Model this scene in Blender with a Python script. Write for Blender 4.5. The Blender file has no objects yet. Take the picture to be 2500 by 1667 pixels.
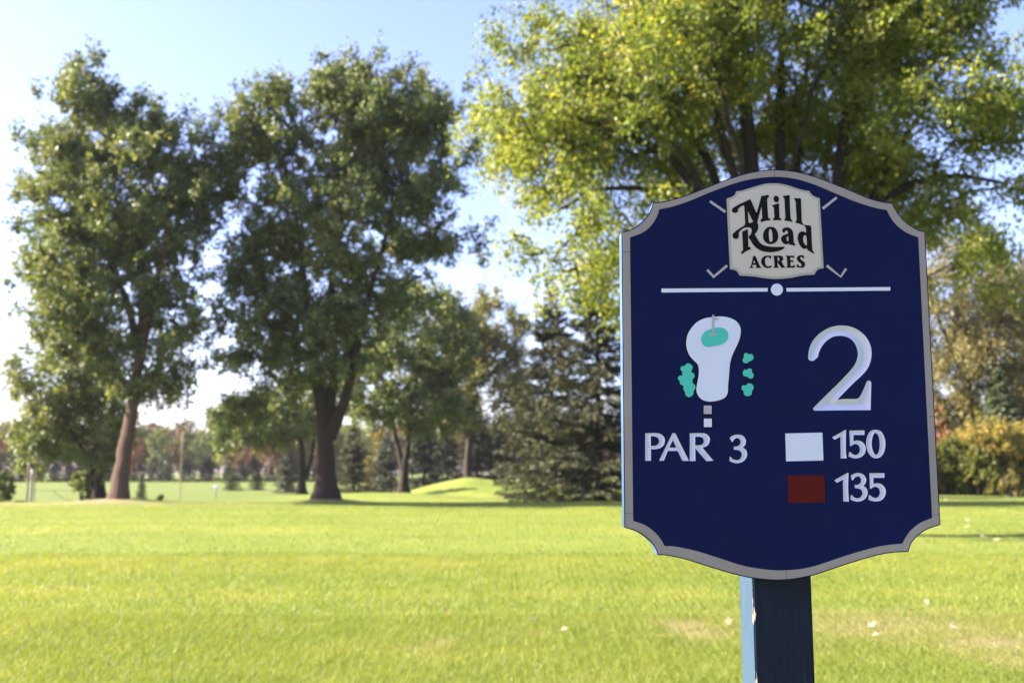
import bpy, math, random
import numpy as np
from mathutils import Vector
from mathutils.geometry import delaunay_2d_cdt

# ------------------------------------------------------------------ camera, sky, sun, exposure
scene = bpy.context.scene
COL = scene.collection
FPX, CX, CY = 2450.0, 1250.0, 833.5          # focal length and centre, in photo pixels
EYE = 1.5
TH = math.atan(0.1314)                        # camera tilted up

cam = bpy.data.cameras.new('camera')
cam.sensor_width = 36.0
cam.lens = 36.0 * FPX / 2500.0
cam.clip_start, cam.clip_end = 0.05, 6000.0
cam.dof.use_dof = True
cam.dof.focus_distance = 1.52
cam.dof.aperture_fstop = 6.2
cam.dof.aperture_blades = 0
cam_ob = bpy.data.objects.new('camera', cam)
cam_ob.location = (0, 0, EYE)
cam_ob.rotation_euler = (math.radians(90) + TH, 0, 0)
COL.objects.link(cam_ob)
scene.camera = cam_ob

SUN_EL, SUN_AZ = 28.0, 88.0                   # azimuth measured from the view direction to the left
world = bpy.data.worlds.new('World')
scene.world = world
world.use_nodes = True
wn, wl = world.node_tree.nodes, world.node_tree.links
wn.clear()
w_out = wn.new('ShaderNodeOutputWorld')
w_bg = wn.new('ShaderNodeBackground')
w_bg.inputs['Strength'].default_value = 0.064
sky = wn.new('ShaderNodeTexSky')
sky.sky_type = 'NISHITA'
sky.sun_disc = False
sky.sun_elevation = math.radians(SUN_EL)
sky.sun_rotation = math.radians(-SUN_AZ)
sky.air_density, sky.dust_density, sky.ozone_density = 1.0, 1.3, 2.2
# thin high clouds, the same all round the sky
tc = wn.new('ShaderNodeTexCoord')
sep = wn.new('ShaderNodeSeparateXYZ')
wl.new(tc.outputs['Generated'], sep.inputs[0])
def wmath(op, a, b):
    n = wn.new('ShaderNodeMath'); n.operation = op
    for i, v in enumerate((a, b)):
        if isinstance(v, (int, float)): n.inputs[i].default_value = v
        else: wl.new(v, n.inputs[i])
    return n.outputs[0]
zz = wmath('ADD', wmath('MAXIMUM', sep.outputs['Z'], 0.0), 0.12)
cmb = wn.new('ShaderNodeCombineXYZ')
wl.new(wmath('DIVIDE', sep.outputs['X'], zz), cmb.inputs[0])
wl.new(wmath('DIVIDE', wmath('MULTIPLY', sep.outputs['Y'], 2.6), zz), cmb.inputs[1])
cn = wn.new('ShaderNodeTexNoise')
cn.inputs['Scale'].default_value = 0.55
cn.inputs['Detail'].default_value = 7
cn.inputs['Roughness'].default_value = 0.56
cn.inputs['Distortion'].default_value = 0.5
wl.new(cmb.outputs[0], cn.inputs['Vector'])
cr = wn.new('ShaderNodeMapRange')
cr.inputs['From Min'].default_value = 0.56
cr.inputs['From Max'].default_value = 0.78
cr.inputs['To Max'].default_value = 0.75
wl.new(cn.outputs['Fac'], cr.inputs['Value'])
wmix = wn.new('ShaderNodeMix'); wmix.data_type = 'RGBA'
wl.new(cr.outputs[0], wmix.inputs['Factor'])
wtint = wn.new('ShaderNodeMix'); wtint.data_type = 'RGBA'; wtint.blend_type = 'MULTIPLY'
wtint.inputs['Factor'].default_value = 1.0
wtint.inputs[7].default_value = (1.12, 0.965, 1.20, 1)      # white balance of the camera
wl.new(sky.outputs[0], wtint.inputs[6])
wl.new(wtint.outputs[2], wmix.inputs[6])
wmix.inputs[7].default_value = (5.4, 5.6, 5.9, 1)
wl.new(wmix.outputs[2], w_bg.inputs['Color'])
wl.new(w_bg.outputs[0], w_out.inputs[0])

sun = bpy.data.lights.new('sun', 'SUN')
sun.energy = 5.0
sun.angle = math.radians(0.55)
sun.color = (1.0, 0.90, 0.74)
sun_ob = bpy.data.objects.new('sun', sun)
e, a = math.radians(SUN_EL), math.radians(SUN_AZ)
S_DIR = Vector((-math.sin(a) * math.cos(e), math.cos(a) * math.cos(e), math.sin(e)))
sun_ob.rotation_euler = S_DIR.to_track_quat('Z', 'Y').to_euler()
sun_ob.location = S_DIR * 60
COL.objects.link(sun_ob)

vs = scene.view_settings
vs.view_transform, vs.look, vs.gamma = 'Standard', 'None', 1.0
vs.use_curve_mapping = False
vs.exposure = 2.68
scene.render.engine = 'CYCLES'
cy = scene.cycles
cy.use_denoising = True
cy.max_bounces = 6
cy.diffuse_bounces = 3
cy.transmission_bounces = 4
cy.glossy_bounces = 2
cy.caustics_reflective = cy.caustics_refractive = False
cy.sample_clamp_indirect = 6.0
cy.filter_width = 1.5

# ------------------------------------------------------------------ helpers
R_ = np.random.default_rng(11)

def ray(u, v):
    rx, ru = (u - CX) / FPX, (CY - v) / FPX
    return np.array((rx, math.cos(TH) - ru * math.sin(TH), math.sin(TH) + ru * math.cos(TH)))
def P(u, v, Y):
    """world point seen at photo pixel (u, v) when it stands Y metres down range"""
    d = ray(u, v); t = Y / d[1]
    return np.array((d[0] * t, Y, EYE + d[2] * t))
def XG(u, Y, v=1200):
    return float(P(u, v, Y)[0])

def tag(o, label=None, cat=None, group=None, kind=None):
    if label: o['label'] = label
    if cat: o['category'] = cat
    if group: o['group'] = group
    if kind: o['kind'] = kind
    return o
def empty(name, loc, label, cat, group=None, rz=0.0):
    o = bpy.data.objects.new(name, None)
    o.location = loc; o.rotation_euler = (0, 0, rz); o.empty_display_size = 0.3
    COL.objects.link(o)
    return tag(o, label, cat, group)
def mesh(name, V, F, mat=None, attrs=None, smooth=False):
    V = np.asarray(V, dtype=np.float32).reshape(-1, 3)
    if not isinstance(F, list): F = [F]
    F = [np.asarray(f, dtype=np.int32) for f in F if len(f)]
    me = bpy.data.meshes.new(name)
    me.vertices.add(len(V)); me.vertices.foreach_set('co', V.ravel())
    loops = np.concatenate([f.ravel() for f in F])
    tot = np.concatenate([np.full(len(f), f.shape[1], np.int32) for f in F])
    start = np.concatenate(([0], np.cumsum(tot)[:-1])).astype(np.int32)
    me.loops.add(len(loops)); me.loops.foreach_set('vertex_index', loops)
    me.polygons.add(len(tot)); me.polygons.foreach_set('loop_start', start)
    if smooth: me.polygons.foreach_set('use_smooth', np.ones(len(tot), dtype=bool))
    if attrs:
        for k, val in attrs.items():
            at = me.attributes.new(k, 'FLOAT', 'POINT')
            at.data.foreach_set('value', np.asarray(val, dtype=np.float32))
    if mat: me.materials.append(mat)
    me.update(calc_edges=True); me.validate()
    return me
def obj(name, me, parent=None, loc=None, kind=None):
    o = bpy.data.objects.new(name, me)
    COL.objects.link(o)
    if parent is not None: o.parent = parent
    if loc is not None: o.location = loc
    if kind: o['kind'] = kind
    return o
def unit(v):
    return v / np.maximum(np.linalg.norm(v, axis=-1, keepdims=True), 1e-9)

# ------------------------------------------------------------------ materials
def new_mat(name):
    m = bpy.data.materials.new(name); m.use_nodes = True
    nt = m.node_tree; nt.nodes.clear()
    out = nt.nodes.new('ShaderNodeOutputMaterial')
    return m, nt, nt.nodes, nt.links, out
def lin(*c):
    return tuple(c) + (1.0,)
def ramp(nt, fac, stops, interp='LINEAR'):
    r = nt.nodes.new('ShaderNodeValToRGB')
    r.color_ramp.interpolation = interp
    el = r.color_ramp.elements
    while len(el) < len(stops): el.new(0.5)
    for x, (p, c) in zip(el, stops):
        x.position = p; x.color = lin(*c)
    nt.links.new(fac, r.inputs[0])
    return r.outputs[0]
def noise(nt, scale, detail=3, vec=None, rough=0.5, out='Fac'):
    n = nt.nodes.new('ShaderNodeTexNoise')
    n.inputs['Scale'].default_value = scale; n.inputs['Detail'].default_value = detail
    n.inputs['Roughness'].default_value = rough
    if vec is not None: nt.links.new(vec, n.inputs['Vector'])
    return n.outputs[out]
def attr(nt, name):
    n = nt.nodes.new('ShaderNodeAttribute'); n.attribute_name = name
    return n.outputs['Fac']
def mixc(nt, fac, a, b, blend='MIX'):
    n = nt.nodes.new('ShaderNodeMix'); n.data_type = 'RGBA'; n.blend_type = blend
    for sock, val in ((n.inputs['Factor'], fac), (n.inputs[6], a), (n.inputs[7], b)):
        if isinstance(val, (int, float)): sock.default_value = val
        elif isinstance(val, tuple): sock.default_value = lin(*val)
        else: nt.links.new(val, sock)
    return n.outputs[2]
def coord(nt, kind='Object', scale=(1, 1, 1)):
    t = nt.nodes.new('ShaderNodeTexCoord'); m = nt.nodes.new('ShaderNodeMapping')
    m.inputs['Scale'].default_value = scale
    nt.links.new(t.outputs[kind], m.inputs[0])
    return m.outputs[0]
def bump(nt, h, strength, dist):
    b = nt.nodes.new('ShaderNodeBump')
    b.inputs['Strength'].default_value = strength; b.inputs['Distance'].default_value = dist
    nt.links.new(h, b.inputs['Height'])
    return b.outputs[0]
def principled(nt, col, rough=0.6, spec=0.3, normal=None):
    p = nt.nodes.new('ShaderNodeBsdfPrincipled')
    if isinstance(col, tuple): p.inputs['Base Color'].default_value = lin(*col)
    else: nt.links.new(col, p.inputs['Base Color'])
    if isinstance(rough, (int, float)): p.inputs['Roughness'].default_value = rough
    else: nt.links.new(rough, p.inputs['Roughness'])
    p.inputs['Specular IOR Level'].default_value = spec
    if normal is not None: nt.links.new(normal, p.inputs['Normal'])
    return p.outputs[0]

def leaf_mat(name, stops, trans=0.35, tint=(1.25, 1.15, 0.5), rough=0.45, spec=0.35):
    """leaf: glossy top, light shining through; colour differs leaf by leaf"""
    m, nt, N, L, out = new_mat(name)
    col = ramp(nt, attr(nt, 'rnd'), [(p_, tuple(0.74 * x for x in c_)) for p_, c_ in stops])
    pr = principled(nt, col, rough, spec)
    tr = N.new('ShaderNodeBsdfTranslucent')
    L.new(mixc(nt, 1.0, col, tint, 'MULTIPLY'), tr.inputs['Color'])
    mx = N.new('ShaderNodeMixShader'); mx.inputs[0].default_value = trans
    L.new(pr, mx.inputs[1]); L.new(tr.outputs[0], mx.inputs[2])
    L.new(mx.outputs[0], out.inputs[0])
    return m
def bark_mat(name, dark, light, scale=1.0):
    m, nt, N, L, out = new_mat(name)
    dark, light = tuple(0.8 * x for x in dark), tuple(0.8 * x for x in light)
    v = coord(nt, 'Object', (7 * scale, 7 * scale, 1.3 * scale))
    n1 = noise(nt, 2.2, 6, v, 0.65)
    n2 = noise(nt, 0.6, 3, coord(nt, 'Object'), 0.5)
    col = ramp(nt, n1, [(0.3, dark), (0.7, light)])
    col = mixc(nt, n2, col, tuple(0.75 * c for c in light))
    L.new(principled(nt, col, 0.9, 0.15, bump(nt, n1, 0.9, 0.05)), out.inputs[0])
    return m
def plain(name, col, rough=0.6, spec=0.3, var=0.08, scale=40.0):
    m, nt, N, L, out = new_mat(name)
    n = noise(nt, scale, 4, coord(nt, 'Object'))
    c = ramp(nt, n, [(0.3, tuple(x * (1 - var) for x in col)), (0.7, tuple(min(1, x * (1 + var)) for x in col))])
    L.new(principled(nt, c, rough, spec), out.inputs[0])
    return m

M = {}
M['maple'] = leaf_mat('maple_leaf', [(0, (0.048, 0.088, 0.036)), (0.45, (0.125, 0.172, 0.066)), (0.82, (0.265, 0.300, 0.135)), (1, (0.42, 0.43, 0.21))], 0.40, rough=0.45, spec=0.32)
M['maple_pale'] = leaf_mat('maple_leaf_pale', [(0, (0.075, 0.12, 0.045)), (0.5, (0.16, 0.205, 0.075)), (0.9, (0.29, 0.32, 0.14)), (1, (0.42, 0.42, 0.2))], 0.40)
M['silver'] = leaf_mat('silver_maple_leaf', [(0, (0.085, 0.140, 0.024)), (0.45, (0.185, 0.250, 0.046)), (0.82, (0.320, 0.350, 0.085)), (1, (0.52, 0.44, 0.13))], 0.54, rough=0.45, spec=0.32)
M['olive'] = leaf_mat('olive_leaf', [(0, (0.06, 0.085, 0.03)), (0.6, (0.13, 0.145, 0.055)), (1, (0.24, 0.23, 0.10))], 0.34)
M['gold_green'] = leaf_mat('gold_green_leaf', [(0, (0.09, 0.11, 0.035)), (0.55, (0.20, 0.20, 0.065)), (1, (0.34, 0.31, 0.11))], 0.4)
M['tan'] = leaf_mat('tan_autumn_leaf', [(0, (0.11, 0.09, 0.045)), (0.6, (0.20, 0.14, 0.065)), (1, (0.30, 0.20, 0.09))], 0.3)
M['russet'] = leaf_mat('russet_autumn_leaf', [(0, (0.13, 0.075, 0.04)), (0.6, (0.22, 0.11, 0.05)), (1, (0.32, 0.18, 0.07))], 0.3)
M['gold'] = leaf_mat('golden_leaf', [(0, (0.10, 0.10, 0.03)), (0.5, (0.22, 0.20, 0.065)), (1, (0.38, 0.30, 0.11))], 0.4)
M['autumn_bush'] = leaf_mat('autumn_shrub_leaf', [(0, (0.13, 0.16, 0.035)), (0.45, (0.30, 0.28, 0.06)), (0.8, (0.50, 0.37, 0.09)), (1, (0.50, 0.22, 0.08))], 0.42)
M['green_bush'] = leaf_mat('green_shrub_leaf', [(0, (0.07, 0.10, 0.022)), (0.6, (0.18, 0.20, 0.04)), (1, (0.36, 0.33, 0.08))], 0.42)
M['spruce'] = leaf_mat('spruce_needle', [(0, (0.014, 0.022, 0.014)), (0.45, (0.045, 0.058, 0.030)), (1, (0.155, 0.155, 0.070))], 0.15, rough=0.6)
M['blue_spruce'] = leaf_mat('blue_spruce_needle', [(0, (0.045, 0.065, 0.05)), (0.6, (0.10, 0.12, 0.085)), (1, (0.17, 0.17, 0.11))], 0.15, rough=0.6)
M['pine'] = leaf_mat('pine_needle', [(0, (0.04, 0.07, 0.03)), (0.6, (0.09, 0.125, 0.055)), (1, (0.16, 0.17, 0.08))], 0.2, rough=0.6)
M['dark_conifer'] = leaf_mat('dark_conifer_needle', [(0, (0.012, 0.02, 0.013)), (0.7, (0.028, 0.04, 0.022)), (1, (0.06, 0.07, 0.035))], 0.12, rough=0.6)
M['bark'] = bark_mat('grey_brown_bark', (0.016, 0.012, 0.009), (0.062, 0.047, 0.036))
M['bark_pale'] = bark_mat('pale_brown_bark', (0.028, 0.017, 0.012), (0.150, 0.098, 0.076))
M['bark_dark'] = bark_mat('dark_bark', (0.012, 0.010, 0.008), (0.045, 0.036, 0.029))
M['bark_tan'] = bark_mat('tan_trunk_bark', (0.16, 0.11, 0.085), (0.33, 0.24, 0.19))

# ------------------------------------------------------------------ ground
PROF = np.array([(-60, 0), (8, 0), (20, 0.03), (32, 0.13), (43, 0.25), (46, 0.24), (53, -0.02), (64, -0.18), (90, -0.22), (130, -0.02), (175, 0.12), (300, 0.6), (4000, 0.6)])
PROF_R = np.array([(-60, 0), (8, 0), (20, 0.03), (32, 0.13), (46, 0.25), (56, 0.30), (90, 0.5), (300, 0.8), (4000, 0.8)])
def sstep(x, a, b):
    t = np.clip((x - a) / (b - a), 0, 1); return t * t * (3 - 2 * t)
BASES = []                                    # (x, y, height, radius) of the mounds at the tree feet
def gh(x, y):
    x = np.asarray(x, float); y = np.asarray(y, float)
    def ip(p):
        # rounded between the profile points
        return (np.interp(y - 2.5, p[:, 0], p[:, 1]) + np.interp(y, p[:, 0], p[:, 1]) * 2 + np.interp(y + 2.5, p[:, 0], p[:, 1])) / 4
    k = sstep(x, 4, 16)
    z = ip(PROF) * (1 - k) + ip(PROF_R) * k
    # the raised putting green
    gx, gy = x + 2.0, y - 80
    rr = np.sqrt((gx / np.where(gx < 0, 8.2, 13.0)) ** 2 + (gy / 10.0) ** 2)
    z = z + 1.22 * (1 - sstep(rr, 0.25, 1.0))
    rr2 = np.sqrt(((x + 3.4) / 1.9) ** 2 + ((y - 77) / 4) ** 2)
    z = z + 0.22 * (1 - sstep(rr2, 0.0, 1.0))
    # low swell towards the green
    rr3 = np.sqrt(((x + 9) / 9.0) ** 2 + ((y - 66) / 9.0) ** 2)
    z = z + 0.42 * (1 - sstep(rr3, 0.2, 1.0))
    for bx, by, bh, br in BASES:
        z = z + bh * np.exp(-((x - bx) ** 2 + (y - by) ** 2) / (br * br))
    z = z + 0.018 * np.sin(x * 0.9 + 1.3 * np.sin(y * 0.31)) * np.cos(y * 0.7 + x * 0.23)
    return z
LM, CM, RM = (XG(288, 43), 43.0), (XG(797, 44.5), 44.5), (XG(1895, 24), 24.0)
BASES += [(LM[0], LM[1], 0.22, 1.9), (CM[0], CM[1], 0.22, 1.3), (RM[0], RM[1], 0.15, 1.4)]

DRY = [(XG(1700, 9.6), 9.6, 0.30, 0.55, 0.75), (XG(1665, 10.2), 10.2, 0.35, 0.4, 0.8), (XG(2400, 9.2), 9.2, 0.55, 0.5, 0.8), (XG(2460, 8.4), 8.4, 0.5, 0.6, 0.45),
       (XG(1050, 8.9), 8.9, 0.22, 0.3, 0.45), (XG(1075, 9.2), 9.2, 0.2, 0.35, 0.45), (XG(2100, 10.5), 10.2, 1.8, 1.3, 0.45), (XG(1300, 9.6), 9.6, 0.35, 0.25, 0.35),
       (LM[0] - 0.6, LM[1] - 0.9, 3.2, 1.5, 1.0), (LM[0] - 4.0, LM[1] - 1.2, 4.0, 1.1, 0.85), (LM[0] + 4, LM[1] - 1.0, 4.0, 1.0, 0.5), (CM[0], CM[1], 1.3, 1.2, 0.9), (RM[0], RM[1], 2.2, 2.0, 0.8)]
def dryness(x, y):
    d = np.zeros_like(np.asarray(x, float))
    for bx, by, rx, ry, k in DRY:
        wob = 1 + 0.35 * np.sin(x * 5.1 + y * 3.3) + 0.25 * np.sin(x * 11.0 - y * 7.0)
        d = np.maximum(d, k * np.exp(-(((x - bx) / rx) ** 2 + ((y - by) / ry) ** 2) * wob * 1.6))
    return np.clip(d, 0, 1)

def grass_colour(nt, pos):
    """shared by the ground and the blades: lawn colour by place"""
    big = noise(nt, 0.22, 3, pos); mid = noise(nt, 1.1, 4, pos, 0.6)
    wv = nt.nodes.new('ShaderNodeMapping'); wv.inputs['Scale'].default_value = (0.02, 0.33, 0.0)
    nt.links.new(pos, wv.inputs[0])
    band = noise(nt, 1.0, 2, wv.outputs[0])
    c = ramp(nt, mid, [(0.28, (0.155, 0.205, 0.030)), (0.5, (0.235, 0.268, 0.042)), (0.72, (0.335, 0.325, 0.080))])
    c2 = ramp(nt, big, [(0.35, (0.180, 0.225, 0.034)), (0.65, (0.285, 0.295, 0.060))])
    c = mixc(nt, 0.45, c, c2)
    c = mixc(nt, ramp(nt, band, [(0.35, (0.0,) * 3), (0.65, (0.55,) * 3)]), c, (0.155, 0.212, 0.034))
    c = mixc(nt, attr(nt, 'field'), c, mixc(nt, big, (0.125, 0.165, 0.030), (0.190, 0.215, 0.050)))
    return mixc(nt, 1.0, mixc(nt, attr(nt, 'dry'), c, (0.34, 0.255, 0.15)), (0.80, 0.83, 0.85), 'MULTIPLY')

m, nt, N, L, out = new_mat('lawn_turf')
geo = N.new('ShaderNodeNewGeometry')
col = grass_colour(nt, geo.outputs['Position'])
fine = noise(nt, 26.0, 4, geo.outputs['Position'], 0.7)
col = mixc(nt, ramp(nt, fine, [(0.35, (0.35,) * 3), (0.62, (0.0,) * 3)]), col, (0.057, 0.072, 0.010))
bn = bump(nt, fine, 0.8, 0.05)
pr = principled(nt, col, 0.8, 0.12, bn)
L.new(pr, out.inputs[0]); M['lawn'] = m

xs = np.concatenate((-np.geomspace(1500, 45, 26), np.arange(-44, 44.1, 0.55), np.geomspace(45, 1500, 26)))
ys = np.concatenate((np.arange(-14, 6, 1.0), np.arange(6, 100, 0.55), np.geomspace(100, 3500, 60)))
XX, YY = np.meshgrid(xs, ys)
GV = np.stack((XX, YY, gh(XX, YY)), -1).reshape(-1, 3)
nx, ny = len(xs), len(ys)
ii = (np.arange(ny - 1)[:, None] * nx + np.arange(nx - 1)[None, :]).ravel()
GF = np.stack((ii, ii + 1, ii + nx + 1, ii + nx), -1)
gm = np.sqrt(((GV[:, 0] + 2) / 16) ** 2 + ((GV[:, 1] - 74) / 20) ** 2)
FIELD = sstep(GV[:, 1], 46, 54) * sstep(gm, 0.75, 1.1)      # the field beyond is rougher, greener grass
lawn = obj('lawn', mesh('lawn', GV, GF, M['lawn'], {'dry': dryness(GV[:, 0], GV[:, 1]), 'field': FIELD}, True))
tag(lawn, 'mown yellow green lawn rolling away to the far field', 'lawn', kind='structure')

# grass blades: real blades where the photo is near enough to show their texture
m, nt, N, L, out = new_mat('grass_blade')
geo = N.new('ShaderNodeNewGeometry')
col = grass_colour(nt, geo.outputs['Position'])
col = mixc(nt, 0.8, col, ramp(nt, attr(nt, 'rnd'), [(0, (0.55, 0.7, 0.5)), (0.5, (1.0, 1.0, 1.0)), (0.9, (1.3, 1.2, 1.1)), (1, (2.2, 1.8, 2.4))]), 'MULTIPLY')
pr = principled(nt, col, 0.5, 0.3)
tr = N.new('ShaderNodeBsdfTranslucent')
L.new(mixc(nt, 1.0, col, (1.2, 1.15, 0.6), 'MULTIPLY'), tr.inputs['Color'])
mx = N.new('ShaderNodeMixShader'); mx.inputs[0].default_value = 0.45
L.new(pr, mx.inputs[1]); L.new(tr.outputs[0], mx.inputs[2]); L.new(mx.outputs[0], out.inputs[0])
M['blade'] = m

def blades(y0, y1, n, h, w):
    yy = np.sqrt(R_.uniform(y0 * y0, y1 * y1, n))
    xx = R_.uniform(-0.60, 0.60, n) * yy
    # tufts: pull blades together a little
    cell = 0.055 * (1 + yy / 18)
    cxx = np.round(xx / cell) * cell; cyy = np.round(yy / cell) * cell
    hsh = np.abs(np.sin(cxx * 127.1 + cyy * 311.7) * 43758.5) % 1.0
    hsh2 = np.abs(np.sin(cxx * 269.5 + cyy * 183.3) * 24634.6) % 1.0
    xx += (cxx + (hsh - .5) * cell - xx) * 0.35; yy += (cyy + (hsh2 - .5) * cell - yy) * 0.35
    dr = dryness(xx, yy)
    keep = R_.random(n) > dr * 0.75
    xx, yy, dr, hsh = xx[keep], yy[keep], dr[keep], hsh[keep]; n = len(xx)
    zz = gh(xx, yy)
    ang = R_.uniform(0, 2 * np.pi, n)
    hh = h * R_.uniform(0.5, 1.3, n) * (0.75 + 0.6 * hsh) * (1 - 0.4 * dr)
    lean = R_.uniform(0.2, 1.2, n) * hh; la = R_.uniform(0, 2 * np.pi, n)
    ww = w * R_.uniform(0.6, 1.3, n)
    b = np.stack((xx, yy, zz - 0.004), -1)
    side = np.stack((np.cos(ang), np.sin(ang), np.zeros(n)), -1) * ww[:, None] * 0.5
    tip = b + np.stack((np.cos(la) * lean, np.sin(la) * lean, hh), -1)
    V = np.stack((b - side, b + side, tip), 1).reshape(-1, 3)
    rnd = np.clip(0.3 * hsh + 0.7 * R_.random(n) + 0.1 * (R_.random(n) < 0.04), 0, 1)
    return V, np.repeat(rnd, 3), np.repeat(dr, 3)
GB = [blades(6.3, 11, 270000, 0.048, 0.0055), blades(11, 19, 200000, 0.05, 0.009), blades(19, 45, 170000, 0.045, 0.016)]
V = np.concatenate([g[0] for g in GB])
F = np.arange(len(V)).reshape(-1, 3)
grass = obj('grass', mesh('grass', V, F, M['blade'], {'rnd': np.concatenate([g[1] for g in GB]), 'dry': np.concatenate([g[2] for g in GB])}))
tag(grass, 'short mown grass blades covering the near lawn', 'grass', kind='stuff')

# ------------------------------------------------------------------ trees
def tube(pts, rad, sides=12, seed=0, rough=0.06, cap=True):
    """one continuous tapering limb"""
    pts = np.asarray(pts, float); n = len(pts); rg = np.random.default_rng(seed)
    tan = unit(np.gradient(pts, axis=0))
    ref = np.array((0.31, 0.95, 0.05)); U = unit(np.cross(tan, ref)); W = np.cross(tan, U)
    th = np.linspace(0, 2 * np.pi, sides, endpoint=False)
    lob = 1 + rough * np.sin(th * 3 + rg.uniform(0, 6)) + rough * 0.7 * np.sin(th * 5 + rg.uniform(0, 6))
    r = np.asarray(rad)[:, None] * lob[None, :] * (1 + rough * 0.6 * rg.standard_normal((n, sides)))
    V = pts[:, None, :] + r[..., None] * (np.cos(th)[None, :, None] * U[:, None, :] + np.sin(th)[None, :, None] * W[:, None, :])
    i = np.arange(n - 1)[:, None] * sides; j = np.arange(sides)[None, :]; k = (j + 1) % sides
    F = np.stack((i + j, i + k, i + sides + k, i + sides + j), -1).reshape(-1, 4)
    return V.reshape(-1, 3), F
def smooth_path(pts, n):
    """Catmull-Rom through the given points, n samples"""
    p = np.asarray(pts, float); p = np.vstack((2 * p[0] - p[1], p, 2 * p[-1] - p[-2]))
    t = np.linspace(0, len(p) - 3 - 1e-6, n); i = t.astype(int); f = (t - i)[:, None]
    a, b, c, d = p[i], p[i + 1], p[i + 2], p[i + 3]
    return 0.5 * (2 * b + (c - a) * f + (2 * a - 5 * b + 4 * c - d) * f ** 2 + (3 * b - a - 3 * c + d) * f ** 3)
def frustums(p0, p1, r0, r1, sides=5):
    d = unit(p1 - p0); ref = np.where(np.abs(d[:, 2:3]) > 0.9, np.array([[1.0, 0, 0]]), np.array([[0, 0, 1.0]]))
    U = unit(np.cross(d, ref)); W = np.cross(d, U); n = len(p0)
    th = np.linspace(0, 2 * np.pi, sides, endpoint=False)
    ring = np.cos(th)[None, :, None] * U[:, None, :] + np.sin(th)[None, :, None] * W[:, None, :]
    V = np.concatenate((p0[:, None] + ring * r0[:, None, None], p1[:, None] + ring * r1[:, None, None]), 1)
    b = (np.arange(n) * 2 * sides)[:, None]; j = np.arange(sides)[None, :]; k = (j + 1) % sides
    F = np.stack((b + j, b + k, b + sides + k, b + sides + j), -1).reshape(-1, 4)
    return V.reshape(-1, 3), F
def leaf_faces(c, axis, nrm, ln, wd, rnd, fold=0.25):
    """folded diamond leaves: four corners, two triangles each"""
    axis = unit(axis); side = unit(np.cross(nrm, axis)); up = np.cross(axis, side)
    ln = ln[:, None]; wd = wd[:, None]
    V = np.stack((c, c + axis * ln * 0.42 + side * wd * 0.5 + up * wd * fold, c + axis * ln, c + axis * ln * 0.42 - side * wd * 0.5 + up * wd * fold), 1)
    b = (np.arange(len(c)) * 4)[:, None]
    F = np.concatenate((b + np.array([[0, 2, 1]]), b + np.array([[0, 3, 2]])), 0)
    return V.reshape(-1, 3), F, np.repeat(rnd, 4)
def blob_points(rg, ells, n, shell=0.5, void=0.0, lumps=0, sig=0.9):
    """points through the volume of several ellipsoids, more of them towards the outside"""
    if lumps:
        c_ = blob_points(rg, [e_[:3] + tuple(max(0.3, q_ - 0.95 * sig) for q_ in e_[3:6]) for e_ in ells], lumps, 0.45)
        k_ = rg.integers(0, len(c_), n); sz = rg.uniform(0.6, 1.25, len(c_))[k_][:, None]
        return c_[k_] + rg.standard_normal((n, 3)) * np.array((sig, sig, sig * 0.72)) * sz
    vol = np.array([e[3] * e[4] * e[5] for e in ells]); k = rg.choice(len(ells), n, p=vol / vol.sum())
    d = unit(rg.standard_normal((n, 3))); r = rg.random(n) ** (1 / 3) ; r = shell * (1 - (1 - r) ** 1.6) + (1 - shell) * r
    E = np.array(ells)[k]
    p = E[:, :3] + d * r[:, None] * E[:, 3:6]
    if void > 0:
        q = p * 0.55
        f = np.sin(q[:, 0] * 2.1 + 1.7 * np.sin(q[:, 2] * 1.9)) + np.sin(q[:, 1] * 2.3 + 1.3 * np.sin(q[:, 0] * 1.7)) + np.sin(q[:, 2] * 2.6 + 1.1 * np.sin(q[:, 1] * 2.2))
        p = p[f > np.quantile(f, void)]
    return p
def foliage(rg, cl, centre, twigs, per, tl, leaf, upb=0.45, droop=0.0, spread=0.9, wr=0.7, tipup=0.0):
    """leaf sprays round each clump centre"""
    C = len(cl)
    o = unit(cl - centre)
    dirs = unit(o[:, None, :] * 0.65 + np.array((0, 0, upb - droop)) + rg.standard_normal((C, twigs, 3)) * spread * 0.6)
    ln = tl * rg.uniform(0.5, 1.25, (C, twigs, 1)) * (1 + tipup * np.clip(dirs[..., 2:3], 0, 1) * rg.random((C, twigs, 1)))
    t = (np.arange(per)[None, None, :] + rg.random((C, twigs, per))) / per
    p = cl[:, None, None, :] + dirs[:, :, None, :] * (ln[..., None] * (t[..., None] ** 0.8))
    p = p + rg.standard_normal(p.shape) * tl * 0.13
    p[..., 2] -= droop * 0.5 * (t ** 2) * ln
    p = p.reshape(-1, 3); n = len(p)
    ax = unit(np.repeat(dirs.reshape(-1, 3), per, 0) * 0.6 + rg.standard_normal((n, 3)) * 0.7 + np.array((0, 0, -0.15 - droop * 0.9)))
    nr = unit(np.array((0, 0, 0.5)) + rg.standard_normal((n, 3)) * 0.75)
    L_ = leaf * rg.uniform(0.65, 1.3, n)
    cr_ = np.repeat(rg.random(C), twigs * per)
    rnd = np.clip(0.4 * cr_ + 0.6 * rg.random(n), 0, 1)
    return leaf_faces(p, ax, nr, L_, L_ * wr, rnd)

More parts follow.
